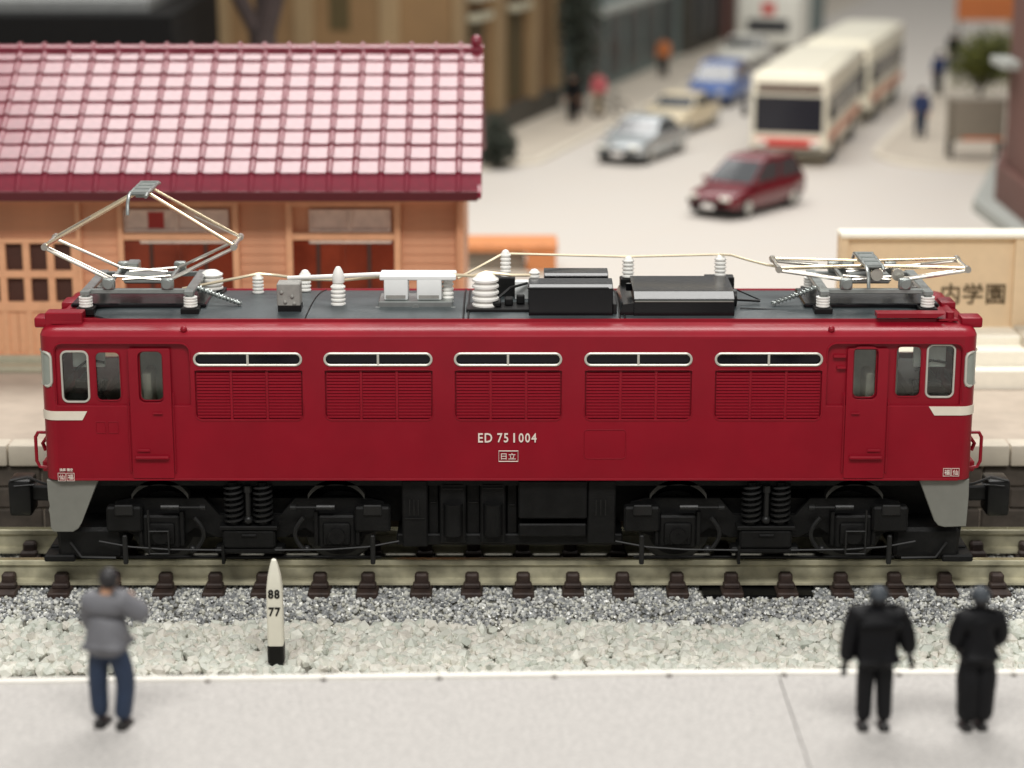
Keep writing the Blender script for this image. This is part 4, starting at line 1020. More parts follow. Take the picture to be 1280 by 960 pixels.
for q in (.14, .50):
    uu = ua+(ub_-ua)*q; wn = MB(); lbox(wn, f1, uu, uu+1.6, va-.2, va-.08, 1.1, 4.2); wo = wn.build('window', 'ochre_dark', B1)
    wn = MB(); lbox(wn, f1, uu-.1, uu+1.7, va-.12, va+.25, 4.2, 4.45, .03); wn.build('lintel', 'plinth', wo)
    wn = MB(); lbox(wn, f1, uu-.1, uu+1.7, va-.12, va+.35, 4.9, 5.15, .03); wn.build('awning', 'plinth', wo)
for i in range(5):
    vv = va-2.2-i*3; m = MB(); lbox(m, f1, ua-.1, ua+.02, vv-.35, vv+.35, .9, 14, .03); m.build('pilaster', 'ochre_light', B1)
    if i in (1, 3): m = MB(); lbox(m, f1, ua-.03, ua+.05, vv+.9, vv+1.6, 4, 13); m.build('window_strip', 'ochre_dark', B1)
ug, vg = sv(745, 118); uh, vh = sv(850, 72)
vT = va+.1
B2, f2 = building('shop_building', 'grey teal shopfront building beyond the brown corner building', ub_+3.2, uh, vT-14, vT, 14, 'teal_wall')
m = MB(); lbox(m, f2, ub_+3.2, uh, vT-14, vT-.1, 0, 14); m.build('wall', 'teal_wall', B2)
for i in range(7):
    uu = ub_+4.0+i*3.1
    if uu > uh-2: break
    w1 = MB(); lbox(w1, f2, uu, uu+2.2, vT-.2, vT-.06, .5, 3.0); wo = w1.build('shop_window', 'teal_dark', B2)
    w1 = MB(); lbox(w1, f2, uu-.1, uu+2.4, vT-.1, vT+.5, 3.2, 3.5, .03); w1.build('canopy', 'stone_light', wo)
    w1 = MB(); lbox(w1, f2, uu, uu+2.2, vT-.2, vT-.06, 4.4, 6.6); w1.build('window', 'teal_dark', B2)
B3, f3 = building('far_building', 'dark brown building at the far end of the left pavement', uh+.5, uh+26, vT-14, vT+.2, 14, 'dark')
m = MB(); lbox(m, f3, uh+.5, uh+10, vT-14, vT+.2, 0, 14); m.build('wall', 'dark_green_grey', B3)
m = MB(); lbox(m, f3, uh+8, uh+9.6, vT+.2, vT+.6, .0, 14); m.build('pilaster', 'brown_wall', B3)
for i in range(3):
    w1 = MB(); lbox(w1, f3, uh+1.4+i*2.4, uh+2.9+i*2.4, vT+.15, vT+.23, .7, 3.2); w1.build('window', 'teal_dark', B3)
# right brown building with grey plinth
A_ = at(1252, 262, z=0); B_ = at(1300, 305, z=0)
d1 = (B_-A_).normalized(); 
rb = thing('brown_building', 'dark brown building with grey stone plinth at the right edge of the street', 'building', (A_.x, A_.y, 0))
poly = [Vector((0, 0, 0)), d1*9, d1*9+Vector((14, 2, 0)), Vector((14, 12, 0)), Vector((3.3, 12, 0))]
m = MB(); m.prism([(p.x, p.y) for p in poly], lambda a, c, t: (a, c, t), 1.3, 15); m.build('wall', 'brown_wall', rb)
def outs(poly, w_):
    c = sum(poly, Vector())/len(poly); return [p+(p-c).normalized()*w_ for p in poly]
m = MB(); m.prism([(p.x, p.y) for p in outs(poly, .25)], lambda a, c, t: (a, c, t), 0, 1.3); m.build('plinth', 'brown_wall', rb)
m = MB(); m.prism([(p.x, p.y) for p in outs(poly, .9)], lambda a, c, t: (a, c, t), 0, .32); m.build('kerbstone', 'stone_light', rb)
m = MB(); q = d1*1.0; m.box(-.5, .25, -1.4, .3, 4.05, 4.3, bev=.04); m.build('ledge', 'stone_light', rb)
# dark flat-roofed building behind the station (upper left)
p_ = at(216, 46, Y=26)
db = thing('flat_roof_building', 'black flat-roofed building with grey roof panel behind the station roof', 'building', (p_.x, 26, 0))
m = MB(); m.box(-22, 0, 0, 9, 0, p_.z+.0); m.build('wall', 'dark_building', db)
m = MB(); m.box(-22.1, -.02, -.1, 9.1, p_.z-.7, p_.z+.55, bev=.04); m.build('parapet', 'dark_building', db)
q_ = at(185, 12, Y=27.2); m = MB(); m.box(-22, q_.x-p_.x, 1.2, 8.5, p_.z+.50, q_.z+.25, bev=.05); m.build('roof_panel', 'slate_roof', db)
# low orange-topped stall
p_ = at(583, 345, z=0); q_ = at(697, 345, z=0); wst = q_.x-p_.x
so = thing('street_stall', 'low street stall with orange roof and orange end cabinet behind the locomotive roof', 'stall', (p_.x, p_.y, 0))
m = MB(); m.box(-.05, wst, -.1, 1.2, .60, .78, bev=.03); m.build('roof', 'orange_paint', so)
m = MB(); m.box(wst-.75, wst-.03, .0, 1.1, .12, .60, bev=.02); m.build('cabinet', 'orange_paint', so)
m = MB(); m.box(.0, wst-.78, .25, 1.1, .12, .58, bev=.01); m.build('counter', 'kiosk_grey', so)
m = MB(); m.box(-.02, wst, .05, 1.1, .0, .11); m.build('base', 'wall_white', so)

# vehicles ----------------------------------------------------------
def wheel(m_par, x, y, r, wd=.2):
    s_ = 1 if y > 0 else -1
    w_ = bpy.data.objects.new('wheel', None); col.objects.link(w_); w_.parent = m_par; w_.location = (x, y, r)
    m = MB(); m.cyl((0, -s_*wd*.5, 0), (0, s_*wd*.5, 0), r, 20); m.build('tyre', 'tyre', w_)
    m = MB(); m.cyl((0, s_*wd*.5, 0), (0, s_*(wd*.5+.015), 0), r*.62, 14); m.build('rim', 'rim', w_)
def make_car(name, label, loc, rz, paint, Lc=4.4, Wc=1.68, Hc=1.38, kind='sedan', glass='car_glass'):
    """front points to +x"""
    c = thing(name, label, 'car', loc, rz)
    hL = Lc/2; hW = Wc/2
    st_ = [(-hL, .50, .70, .80), (-hL+.12, .34, .82, .93), (-hL+.8, .24, .90, 1), (-.6, .22, .88, 1), (.5, .22, .86, 1), (hL-1.0, .24, .82, 1), (hL-.35, .28, .72, .96), (hL-.08, .36, .62, .88), (hL, .46, .56, .78)]
    if kind == 'hatch': st_[0] = (-hL, .40, .86, .84); st_[1] = (-hL+.10, .28, .92, .95)
    loops = []
    for x, z0, z1, wf in st_:
        W2 = hW*wf; zm = (z0+z1)/2
        loops.append([(x, -W2*.9, z0), (x, -W2, z0+.10), (x, -W2, z1-.16), (x, -W2*.93, z1-.03), (x, -W2*.6, z1+.015), (x, 0, z1+.03), (x, W2*.6, z1+.015), (x, W2*.93, z1-.03), (x, W2, z1-.16), (x, W2, z0+.10), (x, W2*.9, z0)])
    m = MB(); m.loft(loops); m.build('body', paint, c, angle=40)
    if kind == 'hatch': xs4 = (-hL+.12, -hL+.55, .02, hL-.98)
    elif kind == 'sedan': xs4 = (-hL+.75, -hL+1.35, .05, hL-1.22)
    else: xs4 = (-hL+.5, -hL+.8, .3, hL-.9)
    zb, zr = .84, Hc; wb, wr = hW*.93, hW*.74
    lp0 = [(xs4[0], -wb*.9, zb), (xs4[3], -wb*.9, zb-.02), (xs4[3], wb*.9, zb-.02), (xs4[0], wb*.9, zb)]
    def ring(xa, xb, w_, z): return [(xa, -w_, z), ((xa+xb)/2, -w_*1.02, z), (xb, -w_, z), (xb+.03, 0, z), (xb, w_, z), ((xa+xb)/2, w_*1.02, z), (xa, w_, z), (xa-.03, 0, z)]
    m = MB(); m.loft([ring(xs4[0], xs4[3], wb, zb), ring(xs4[1]-.05, xs4[2]+.08, wr*1.03, zr-.08), ring(xs4[1]+.05, xs4[2]-.06, wr*.93, zr)]); m.build('cabin', paint, c, angle=30)
    def lerp(a, b, t): return tuple(a[i]+(b[i]-a[i])*t for i in range(3))
    R0 = ring(xs4[0], xs4[3], wb, zb); R1 = ring(xs4[1]-.05, xs4[2]+.08, wr*1.03, zr-.08)
    def pane(i, j, name, s0=.06, s1=.94, t0=.12, t1=.95, off=.012):
        a, b_, c2, d_ = R0[i], R0[j], R1[j], R1[i]
        A1 = lerp(lerp(a, d_, t0), lerp(b_, c2, t0), s0); B1_ = lerp(lerp(a, d_, t0), lerp(b_, c2, t0), s1)
        C1 = lerp(lerp(a, d_, t1), lerp(b_, c2, t1), s1); D1 = lerp(lerp(a, d_, t1), lerp(b_, c2, t1), s0)
        n_ = (Vector(B1_)-Vector(A1)).cross(Vector(D1)-Vector(A1)).normalized()
        cc = (Vector(A1)+Vector(C1))/2
        if n_.dot(cc-Vector((0, 0, .9))) < 0: n_ = -n_
        m = MB(); P_ = [Vector(q) for q in (A1, B1_, C1, D1)]
        m.loft([[q-n_*.01 for q in P_], [q+n_*off for q in P_]]); m.build(name, glass, c)
    pane(0, 1, 'side_window'); pane(1, 2, 'side_window'); pane(5, 6, 'side_window'); pane(4, 5, 'side_window')
    pane(2, 3, 'windscreen', .06, 1.0); pane(3, 4, 'windscreen', 0, .94); pane(6, 7, 'rear_window', .06, 1.); pane(7, 0, 'rear_window', 0, .94)
    for y_ in (-1, 1):
        m = MB(); m.box(hL-.13, hL-.0, y_*hW*.62-.16, y_*hW*.62+.16, .52, .66, bev=.03); m.build('headlight', 'lamp_lens', c)
        m = MB(); m.box(-hL+.0, -hL+.1, y_*hW*.62-.14, y_*hW*.62+.14, .6, .76, bev=.03); m.build('tail_light', 'bus_red', c)
        m = MB(); m.box(xs4[3]-.25, xs4[3]-.12, y_*(hW+.02)-.07, y_*(hW+.02)+.07, .88, 1.0, bev=.02); m.build('mirror', paint, c)
        for x in (-hL+.8, hL-.82): wheel(c, x, y_*(hW-.11), .30)
    m = MB(); m.box(hL-.04, hL+.02, -.2, .2, .30, .44, bev=.005); m.build('number_plate', 'plate_white', c)
    m = MB(); m.box(hL-.10, hL+.0, -hW*.45, hW*.45, .46, .54, bev=.01); m.build('grille', 'car_glass', c)
    m = MB(); m.box(-hL+.2, hL-.2, -hW*.86, hW*.86, .16, .3); m.build('chassis', 'tyre', c)
    return c
def ground_mid(px0, py0): p = at(px0, py0, z=0); return p
# red hatchback: front to the lower left
a = at(905, 272, z=0); b_ = at(975, 262, z=0)
make_car('red_car', 'dark red hatchback in the road in front of the cream bus', (at(936, 268, z=0).x, at(936, 262, z=0).y, 0), math.radians(232), 'car_red', 4.0, 1.65, 1.52, 'hatch')
p = at(803, 196, z=0); make_car('silver_car', 'silver sedan nearest the left kerb, ahead of the beige car', (p.x, p.y, 0), math.radians(245), 'car_silver', 4.4, 1.7, 1.32)
p = at(850, 162, z=0); make_car('beige_car', 'beige sedan between the silver car and the blue car', (p.x, p.y, 0), math.radians(245), 'car_beige', 4.4, 1.7, 1.32)
p = at(898, 128, z=0); make_car('blue_car', 'bright blue rounded car behind the beige car', (p.x, p.y, 0), math.radians(250), 'car_blue', 3.9, 1.8, 1.6, 'hatch', glass='car_glass')
p = at(930, 82, z=0); make_car('white_car', 'pale grey white car beyond the blue car', (p.x, p.y, 0), math.radians(250), 'car_white', 4.4, 1.7, 1.35)
def make_bus(label, loc, rz, Lb=9.2, Wb=2.45, Hb=2.95, red=True):
    c = thing('bus', label, 'bus', loc, rz)           # front face at x=0 pointing +x, body behind
    m = MB(); m.box(-Lb, 0, -Wb/2, Wb/2, .35, Hb, bev=.14, seg=3); m.build('body', 'bus_white', c)
    m = MB(); m.box(-Lb+.4, -.4, -Wb/2+.3, Wb/2-.3, Hb-.01, Hb+.06, bev=.03); m.build('roof_pod', 'bus_white', c)
    m = MB(); m.box(-.05, .02, -Wb/2+.14, Wb/2-.14, 1.08, 2.26, bev=.015); m.build('windscreen', 'bus_glass', c)
    m = MB(); m.box(-.05, .02, -Wb/2+.2, Wb/2-.2, 2.36, 2.62, bev=.01); m.build('destination_blind', 'inside_brown', c)
    m = MB(); m.box(-.05, .04, -Wb/2+.05, Wb/2-.05, .42, .62, bev=.02); m.build('bumper', 'dark_green_grey', c)
    if red:
        m = MB(); m.box(-.05, .03, -Wb/2+.2, Wb/2-.25, .66, .92, bev=.01); m.build('front_stripe', 'bus_red', c)
    for y_ in (-1, 1):
        m = MB(); m.box(-.04, .05, y_*.85-.16, y_*.85+.16, .68 if not red else .66, .84, bev=.02); m.build('headlight', 'lamp_lens', c)
        for i in range(6):
            x1 = -.5-i*1.42; m = MB(); m.box(x1-1.25, x1, min(y_*(Wb/2-.03), y_*(Wb/2+.015)), max(y_*(Wb/2-.03), y_*(Wb/2+.015)), 1.35, 2.2, bev=.01); m.build('side_window', 'bus_glass', c)
        m = MB(); m.box(-Lb+.2, -.5, min(y_*(Wb/2-.03), y_*(Wb/2+.012)), max(y_*(Wb/2-.03), y_*(Wb/2+.012)), .75, 1.05); m.build('side_stripe', 'bus_orange', c)
        for x in (-1.9, -6.9):
            wheel(c, x, y_*(Wb/2-.14), .45, .26)
            m = MB(); m.cyl((x, y_*(Wb/2-.05), .45), (x, y_*(Wb/2+.008), .45), .55, 20); m.build('wheel_arch', 'tyre', c)
        m = MB(); m.tube([(-.1, y_*Wb/2, 2.2), (.2, y_*(Wb/2+.15), 2.1), (.2, y_*(Wb/2+.15), 1.9)], .025, 5); m.box(.14, .26, y_*(Wb/2+.15)-.09, y_*(Wb/2+.15)+.09, 1.6, 1.95, bev=.02); m.build('mirror', 'tyre', c)
    return c
p = at(984, 209, z=0); hd = math.atan2(-U.y, -U.x)
make_bus('cream white bus with black windscreen and red front stripe behind the red car', (p.x, p.y, 0), hd+math.radians(2))
p2 = p+U*10.6-V*.2
make_bus('white bus with orange side stripe queued behind the first bus', (p2.x, p2.y, 0), hd, red=False)
# white van with red cross-like mark, green tail
p3 = at(962, 70, z=0)
vn = thing('white_van', 'white box van with a red mark on its front, far up the street', 'van', (p3.x, p3.y+1, 0), hd)
m = MB(); m.box(-6.5, 0, -1.5, 1.5, .4, 2.9, bev=.15, seg=3); m.build('body', 'car_white', vn)
m = MB(); m.box(-6.6, -3.0, -1.6, 1.6, .6, 3.15, bev=.1); m.build('cargo_box', 'teal_wall', vn)
m = MB(); m.box(-.05, .03, -1.0, 1.0, 1.0, 1.6, bev=.01); m.build('windscreen', 'bus_glass', vn)
m = MB(); m.box(-.04, .04, -.3, .3, 1.85, 2.4, bev=.01); m.build('red_mark', 'bus_red', vn)
for y_ in (-1, 1):
    for x in (-1.2, -5.2): wheel(vn, x, y_*1.0, .42, .25)

# people -------------------------------------------------------------
def skin_mesh(name, verts, edges, radii, mt, sub=2, root=0):
    me = bpy.data.meshes.new(name); me.from_pydata([tuple(v) for v in verts], edges, [])
    o = bpy.data.objects.new(name, me); col.objects.link(o)
    md = o.modifiers.new('skin', 'SKIN'); md.use_smooth_shade = True
    for i, r_ in enumerate(radii):
        sv_ = me.skin_vertices[0].data[i]; sv_.radius = (r_, r_) if not isinstance(r_, tuple) else r_
        sv_.use_root = (i == root)
    sb = o.modifiers.new('sub', 'SUBSURF'); sb.levels = sub; sb.render_levels = sub
    dg = bpy.context.evaluated_depsgraph_get(); out = bpy.data.meshes.new_from_object(o.evaluated_get(dg))
    bpy.data.objects.remove(o); bpy.data.meshes.remove(me)
    out.materials.clear(); out.materials.append(MATS[mt]); out.shade_smooth(); out.name = name
    return out
def merge(me, m, mt):        # join a builder's geometry into a mesh
    bm = bmesh.new(); bm.from_mesh(me)
    t = bpy.data.meshes.new('t'); m.b.to_mesh(t); m.b.free(); bm.from_mesh(t); bpy.data.meshes.remove(t)
    bm.to_mesh(me); bm.free(); me.shade_smooth(); return me
def person(label, loc, rz, pose, top, trousers, group=None, hat=None, skin='skin', detail=True, h=1.7, coat_len=.84, wide=1., longcoat=False):
    """figure faces +y"""
    p = thing('person', label, 'person', loc, rz, group)
    k = h/1.7
    J = dict(pel=(0, 0, .93), spine=(0, .01, 1.12), chest=(0, 0, 1.32), neck=(0, .0, 1.46), head0=(0, .02, 1.53), head1=(0, .03, 1.60), head2=(0, .02, 1.655),
             shL=(-.19*wide, 0, 1.38), elL=(-.25, -.02, 1.12), haL=(-.26, .06, .88), shR=(.19*wide, 0, 1.38), elR=(.25, -.02, 1.12), haR=(.26, .06, .88),
             hpL=(-.10, 0, .88), knL=(-.11, .02, .48), anL=(-.12, -.02, .09), hpR=(.10, 0, .88), knR=(.11, .02, .48), anR=(.12, -.02, .09))
    J.update(pose)
    J = {a: Vector(b)*k for a, b in J.items()}
    names = ['pel', 'spine', 'chest', 'neck', 'head0', 'head1', 'head2', 'shL', 'elL', 'haL', 'shR', 'elR', 'haR', 'hpL', 'knL', 'anL', 'hpR', 'knR', 'anR']
    rad = [.12, .10, .095, .055, .075, .092, .07, .04, .035, .030, .04, .035, .030, .08, .058, .04, .08, .058, .04]
    ed = [('pel', 'spine'), ('spine', 'chest'), ('chest', 'neck'), ('neck', 'head0'), ('head0', 'head1'), ('head1', 'head2'), ('chest', 'shL'), ('shL', 'elL'), ('elL', 'haL'), ('chest', 'shR'), ('shR', 'elR'), ('elR', 'haR'), ('pel', 'hpL'), ('hpL', 'knL'), ('knL', 'anL'), ('pel', 'hpR'), ('hpR', 'knR'), ('knR', 'anR')]
    V_ = [J[n_] for n_ in names]; E_ = [(names.index(a), names.index(b)) for a, b in ed]; R_ = [r_*k for r_ in rad]
    if detail:      # palm, four fingers and thumb grow out of each wrist
        for sd in ('L', 'R'):
            w_ = J['ha'+sd]; d = (w_-J['el'+sd]).normalized(); s_ = d.cross(Vector((0, 1, 0)) if abs(d.y) < .8 else Vector((0, 0, 1))).normalized(); q = 1 if sd == 'L' else -1
            i0 = names.index('ha'+sd); nrm = d.cross(s_)
            pm = len(V_); V_.append(w_+d*.07*k); R_.append(.028*k); E_.append((i0, pm))
            for f_ in range(4):
                off = s_*(-.026+.0175*f_)*k; ln = (.075, .085, .08, .062)[f_]*k
                a = len(V_); V_ += [V_[pm]+off+d*.025*k, V_[pm]+off*1.1+d*(.025*k+ln*.55)+nrm*.008*k, V_[pm]+off*1.1+d*(.02*k+ln)+nrm*.022*k]; R_ += [.0095*k, .009*k, .0075*k]
                E_ += [(pm, a), (a, a+1), (a+1, a+2)]
            a = len(V_); V_ += [w_+d*.035*k-s_*.035*k, w_+d*.07*k-s_*.055*k+nrm*.01*k]; R_ += [.011*k, .009*k]; E_ += [(i0, a), (a, a+1)]
    me = skin_mesh('body', V_, E_, R_, skin)
    fm = MB(); hd = J['head1']
    fm.ball(hd+Vector((0, .105, -.01))*k, .018*k, .7, 1.2, 1.3, seg=8)
    for s_ in (-1, 1):
        fm.ball(hd+Vector((s_*.092, .0, -.0))*k, .028*k, .35, .7, 1.1, seg=8); fm.ball(hd+Vector((s_*.035, .083, .02))*k, .013*k, seg=8)
    fm.ball(hd+Vector((0, .085, -.055))*k, .022*k, 1.1, .5, .35, seg=8)
    merge(me, fm, 'skin'); link('body', me, p)
    # hair or hat
    m = MB(); c = hd+Vector((0, -.012, .022))*k
    if hat:
        m.ball(c+Vector((0, 0, .01))*k, .112*k, .95, 1.05, .95, seg=16); m.cyl(c+Vector((0, .0, .0))*k, c+Vector((0, .01, .014))*k, .13*k, 18); m.build('hat', hat, p)
        m = MB(); m.ball(c+Vector((0, -.02, -.03))*k, .104*k, .95, .9, .95, seg=14); m.build('hair', 'hair_dark', p)
    else:
        m.ball(c+Vector((0, -.012, .0))*k, .112*k, .93, 1.0, 1.02, seg=18); m.build('hair', 'hair_dark', p)
    # trousers
    a, b_ = J['anL'], J['anR']
    V2 = [J['pel']+Vector((0, 0, .04)), J['hpL']-Vector((0, 0, .07)), (J['hpL']+J['knL'])/2, J['knL'], J['anL'], J['hpR']-Vector((0, 0, .07)), (J['hpR']+J['knR'])/2, J['knR'], J['anR']]
    tw_ = 1.35 if trousers[1] else 1.
    tm_ = skin_mesh('trousers', V2, [(0, 1), (1, 2), (2, 3), (3, 4), (0, 5), (5, 6), (6, 7), (7, 8)], [r_*k for r_ in (.15, .118, .120*tw_, .108*tw_, .095*tw_, .118, .120*tw_, .108*tw_, .095*tw_)], trousers[0]); link('trousers', tm_, p)
    # jacket
    wl = (J['haL']-J['elL']).normalized(); wr_ = (J['haR']-J['elR']).normalized()
    hem = Vector((J['pel'].x, J['pel'].y, coat_len*k))
    V3 = [J['spine'], J['chest'], J['neck']-Vector((0, 0, .005))*k, J['pel'], hem, J['shL'], J['elL'], J['haL']-wl*.02, J['shR'], J['elR'], J['haR']-wr_*.02]
    E3 = [(0, 1), (1, 2), (0, 3), (3, 4), (1, 5), (5, 6), (6, 7), (1, 8), (8, 9), (9, 10)]
    jm = skin_mesh('jacket', V3, E3, [r_*k*wide for r_ in (.185, .185, .088, .19, .20, .115, .092, .070, .115, .092, .070)], top)
    ym = MB(); ym.ball(J['chest']+Vector((0, -.005, .02))*k, .2*k*wide, 1.12, .72, .55, seg=18); ym.ball(J['spine']*.5+J['pel']*.5, .2*k*wide, .98, .84, 1.15, seg=18)
    for q in ('shL', 'shR'): ym.ball(J[q]-Vector((0, 0, .01))*k, .088*k*wide, 1, 1, 1, seg=14)
    merge(jm, ym, top); link('jacket', jm, p)
    for sd in ('L', 'R'):
        an = J['an'+sd]; m = MB(); tx = (.03 if sd == 'R' else -.03)
        m.loft([[(an.x+x*w_*k, an.y+y_*k, z*k) for x, z in ((-.062, 0), (.062, 0), (.062, h_*.6), (.03, h_), (-.03, h_), (-.062, h_*.6))] for y_, w_, h_ in ((-.08, .7, .07), (-.05, 1, .10), (.02, 1, .10), (.09, 1, .07), (.16, .95, .055), (.19, .6, .035))]); m.build('shoe', 'shoe_black', p)
    return p
PZ = 1.1
f = at(140, 908, z=PZ)
person('person in grey jacket and dark jeans with one elbow raised', (f.x, f.y, PZ), math.radians(-12),
       dict(elR=(.38, .07, 1.22), haR=(.17, .34, 1.28), shR=(.19, .02, 1.38), shL=(-.17, 0, 1.37), elL=(-.21, .06, 1.10), haL=(-.10, .24, .98), anR=(.13, -.02, .09), knR=(.17, .03, .50), anL=(-.11, -.02, .09), knL=(-.13, .0, .48), head0=(.02, .04, 1.53), head1=(.03, .05, 1.60), head2=(.03, .04, 1.66)),
       'grey_coat', ('jeans', False), h=1.76, coat_len=.78, wide=1.17)
f = at(1091, 911, z=PZ)
person('person in black jacket with arms held away from the body, near the right edge', (f.x, f.y, PZ), math.radians(0),
       dict(elR=(.35, .0, 1.10), haR=(.40, .05, .88), elL=(-.31, -.02, 1.10), haL=(-.34, .03, .80)),
       'black_cloth', ('charcoal_cloth', False), hat='hat_grey', skin='black_cloth', h=1.585, coat_len=.76, wide=1.30)
f = at(1217, 912, z=PZ)
person('person in black suit with wide trousers and one bent arm, rightmost figure', (f.x, f.y, PZ), math.radians(8),
       dict(elL=(-.29, .0, 1.08), haL=(-.12, .20, 1.02), elR=(.27, .0, 1.12), haR=(.17, .16, .96), anL=(-.09, 0, .09), anR=(.09, 0, .09), knL=(-.09, .0, .48), knR=(.09, .0, .48)),
       'black_cloth', ('charcoal_cloth', True), hat='hat_grey', skin='black_cloth', h=1.585, coat_len=.80, wide=1.12)
GP = 'people on the street pavements'
def bgp(px, py, label, top, tr_, rz=0, hh=1.7, z=.11, hat=None):
    f = at(px, py, z=z); return person(label, (f.x, f.y, z), math.radians(rz), {}, top, (tr_, False), group=GP, hat=hat, detail=True, h=hh)
bgp(1150, 172, 'person in navy clothes standing alone on the right pavement', 'navy', 'jeans', 160)
bgp(1172, 118, 'person in dark jacket beyond the navy one, beside the bush', 'navy', 'black_cloth', 20)
bgp(1190, 88, 'person in black farthest along the right pavement', 'black_cloth', 'black_cloth', 200)
bgp(748, 146, 'person in pink top and pale trousers on the left pavement', 'pink_cloth', 'cream_cloth', 150)
bgp(716, 152, 'person in black coat beside the wall of the brown corner building', 'black_cloth', 'black_cloth', 150)
bgp(829, 96, 'person in orange jacket far along the left pavement', 'sign_orange', 'black_cloth', 150)
bgp(864, 52, 'person in yellow coat farthest along the left pavement', 'yellow_cloth', 'yellow_cloth', 150)
# bicycle beside the pink person
f = at(762, 148, z=.11); bc = thing('bicycle', 'black bicycle standing beside the person in pink', 'bicycle', (f.x, f.y, .11), math.radians(150))
for x in (-.5, .5):
    m = MB(); m.tube([(x+.32*math.cos(2*PI*i/24), 0, .33+.32*math.sin(2*PI*i/24)) for i in range(24)], .028, 6, closed=True)
    for i in range(6): m.tube([(x, 0, .33), (x+.3*math.cos(PI*i/3), 0, .33+.3*math.sin(PI*i/3))], .006, 4)
    m.build('wheel', 'tyre', bc)
m = MB()
for a, c in (((-.5, 0, .33), (-.05, 0, .33)), ((-.5, 0, .33), (-.2, 0, .8)), ((-.05, 0, .33), (-.25, 0, .9)), ((-.05, 0, .33), (.36, 0, .8)), ((-.2, 0, .78), (.34, 0, .85)), ((.5, 0, .33), (.34, 0, .95))): m.tube([a, c], .025, 6)
m.build('frame', 'black_plastic', bc)
m = MB(); m.tube([(.25, -.25, 1.02), (.36, -.08, .98), (.36, .08, .98), (.25, .25, 1.02)], .02, 6); m.build('handlebar', 'dark_metal', bc)
m = MB(); m.box(-.38, -.14, -.07, .07, .9, .96, bev=.02); m.build('saddle', 'black_plastic', bc)
# dark tree trunk / slender dark tree between the buildings
def leaf_cloud(name, mt, c, rx, ry, rz_, n, size, parent, seed=1):
    rs_ = np.random.RandomState(seed); pts = []
    bm = bmesh.new()
    cl = rs_.normal(size=(14, 3))*[.45*rx, .45*ry, .45*rz_]
    for i in range(n):
        q = cl[rs_.randint(14)]+rs_.normal(size=3)*[.28*rx, .28*ry, .28*rz_]
        if (q[0]/rx)**2+(q[1]/ry)**2+(q[2]/rz_)**2 > 1.15: continue
        q = q+np.array(c); a = Vector(rs_.normal(size=3)).normalized(); b2 = a.orthogonal().normalized(); s_ = size*rs_.uniform(.6, 1.3)
        vs_ = [bm.verts.new(Vector(q)+a*s_), bm.verts.new(Vector(q)+b2*s_*.5), bm.verts.new(Vector(q)-a*s_), bm.verts.new(Vector(q)-b2*s_*.5)]
        bm.faces.new(vs_)
    me = bpy.data.meshes.new(name); bm.to_mesh(me); bm.free(); me.materials.append(MATS[mt]); return link(name, me, parent)
f = at(725, 140, z=.11)
tt = thing('tree', 'slender dark tree in the gap beyond the brown corner building', 'tree', (f.x, f.y, .1))
m = MB(); m.cyl((0, 0, 0), (0, 0, 5.5), .16, 10, .08)
for i in range(7): a = i*2.4; m.cyl((0, 0, 1.8+i*.5), (math.cos(a)*.7, math.sin(a)*.7, 2.6+i*.5), .05, 6, .02)
m.build('trunk', 'bark', tt); leaf_cloud('crown', 'leaf_dark', (0, 0, 3.6), .85, .85, 2.9, 2600, .12, tt, 3)
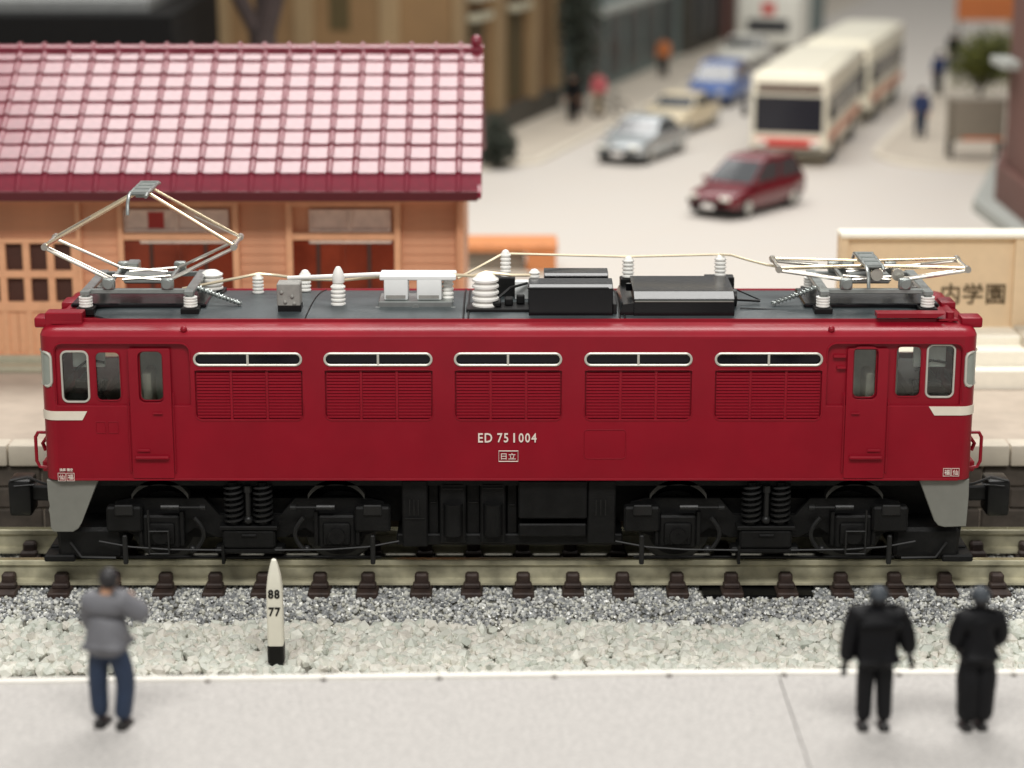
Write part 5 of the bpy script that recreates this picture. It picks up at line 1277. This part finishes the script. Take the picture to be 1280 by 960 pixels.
# bare forked tree left, in front of the brown wall
f = at(330, 120, Y=30)
bt = thing('tree', 'thick forked tree trunk rising behind the station roof ridge', 'tree', (f.x, 30, 0))
m = MB(); m.tube([(0, 0, 0), (.05, 0, 2.5), (0, 0, 5.0)], .38, 10); m.tube([(0, 0, 4.6), (-.6, 0, 5.8), (-1.7, 0, 8.2), (-2.2, 0, 9.8)], .22, 8); m.tube([(0, 0, 4.6), (.4, 0, 6.0), (.7, 0, 8.5), (.9, .2, 10)], .3, 8); m.tube([(0, 0, 5.0), (-.1, .2, 7), (.1, .4, 9.5)], .16, 8)
m.build('trunk', 'bark', bt); leaf_cloud('crown', 'leaf_dark', (-.5, 0, 12.2), 3.5, 3, 2.4, 3000, .2, bt, 4)
# dark shrub/bin at the foot of the corner building
f = at(622, 214, z=.0); bn = thing('shrub', 'dark shrub at the foot of the brown corner building beside the station roof', 'shrub', (f.x, f.y+.5, 0))
m = MB(); m.cyl((0, 0, 0), (0, 0, .5), .06, 6); m.cyl((0, 0, .3), (.3, .1, .9), .03, 6); m.build('stem', 'bark', bn)
leaf_cloud('foliage', 'leaf_dark', (0, 0, .75), .62, .6, .85, 1800, .09, bn, 5)
# right: planter bush on grey kiosk, orange sign
f = at(1220, 200, z=.11)
kq = thing('bus_shelter', 'grey panelled shelter with thin legs below the green bush on the right pavement', 'shelter', (f.x, f.y, .11))
for x in (-.8, .8):
    for y_ in (0, .7): m = MB(); m.box(x-.05, x+.05, y_-.05, y_+.05, 0, 1.9); m.build('leg', 'dark_green_grey', kq)
m = MB(); m.box(-.85, .85, -.06, .76, .62, 1.95, bev=.03); m.build('panel', 'kiosk_grey', kq)
m = MB(); m.box(-.5, .8, -.085, -.065, .64, .74); m.build('orange_strip', 'bus_orange', kq)
f = at(1225, 128, z=.11)
gb = thing('bush', 'olive green bush behind the grey shelter on the right pavement', 'bush', (f.x, f.y, .11))
m = MB(); m.cyl((0, 0, 0), (0, 0, 1.2), .1, 8, .06); m.cyl((0, 0, .6), (.4, 0, 1.4), .05, 6, .02); m.build('stem', 'bark', gb)
leaf_cloud('foliage', 'leaf_green', (0, 0, 1.5), 1.35, 1.1, 1.35, 3500, .13, gb, 6)
f = at(1228, 60, z=.11)
og = thing('orange_signboard', 'orange signboard cabin above the green bush at the upper right', 'signboard', (f.x, f.y, .11))
m = MB(); m.box(-1.3, 1.5, -.1, .3, 1.3, 2.6, bev=.03); m.build('board', 'sign_orange', og)
m = MB(); m.box(-1.2, -1.1, 0, .1, 0, 1.3); m.box(1.3, 1.4, 0, .1, 0, 1.3); m.build('leg', 'dark_green_grey', og)
m = MB(); m.box(-1.3, 1.5, -.14, -.11, 1.85, 1.93); m.build('trim', 'bus_orange', og)
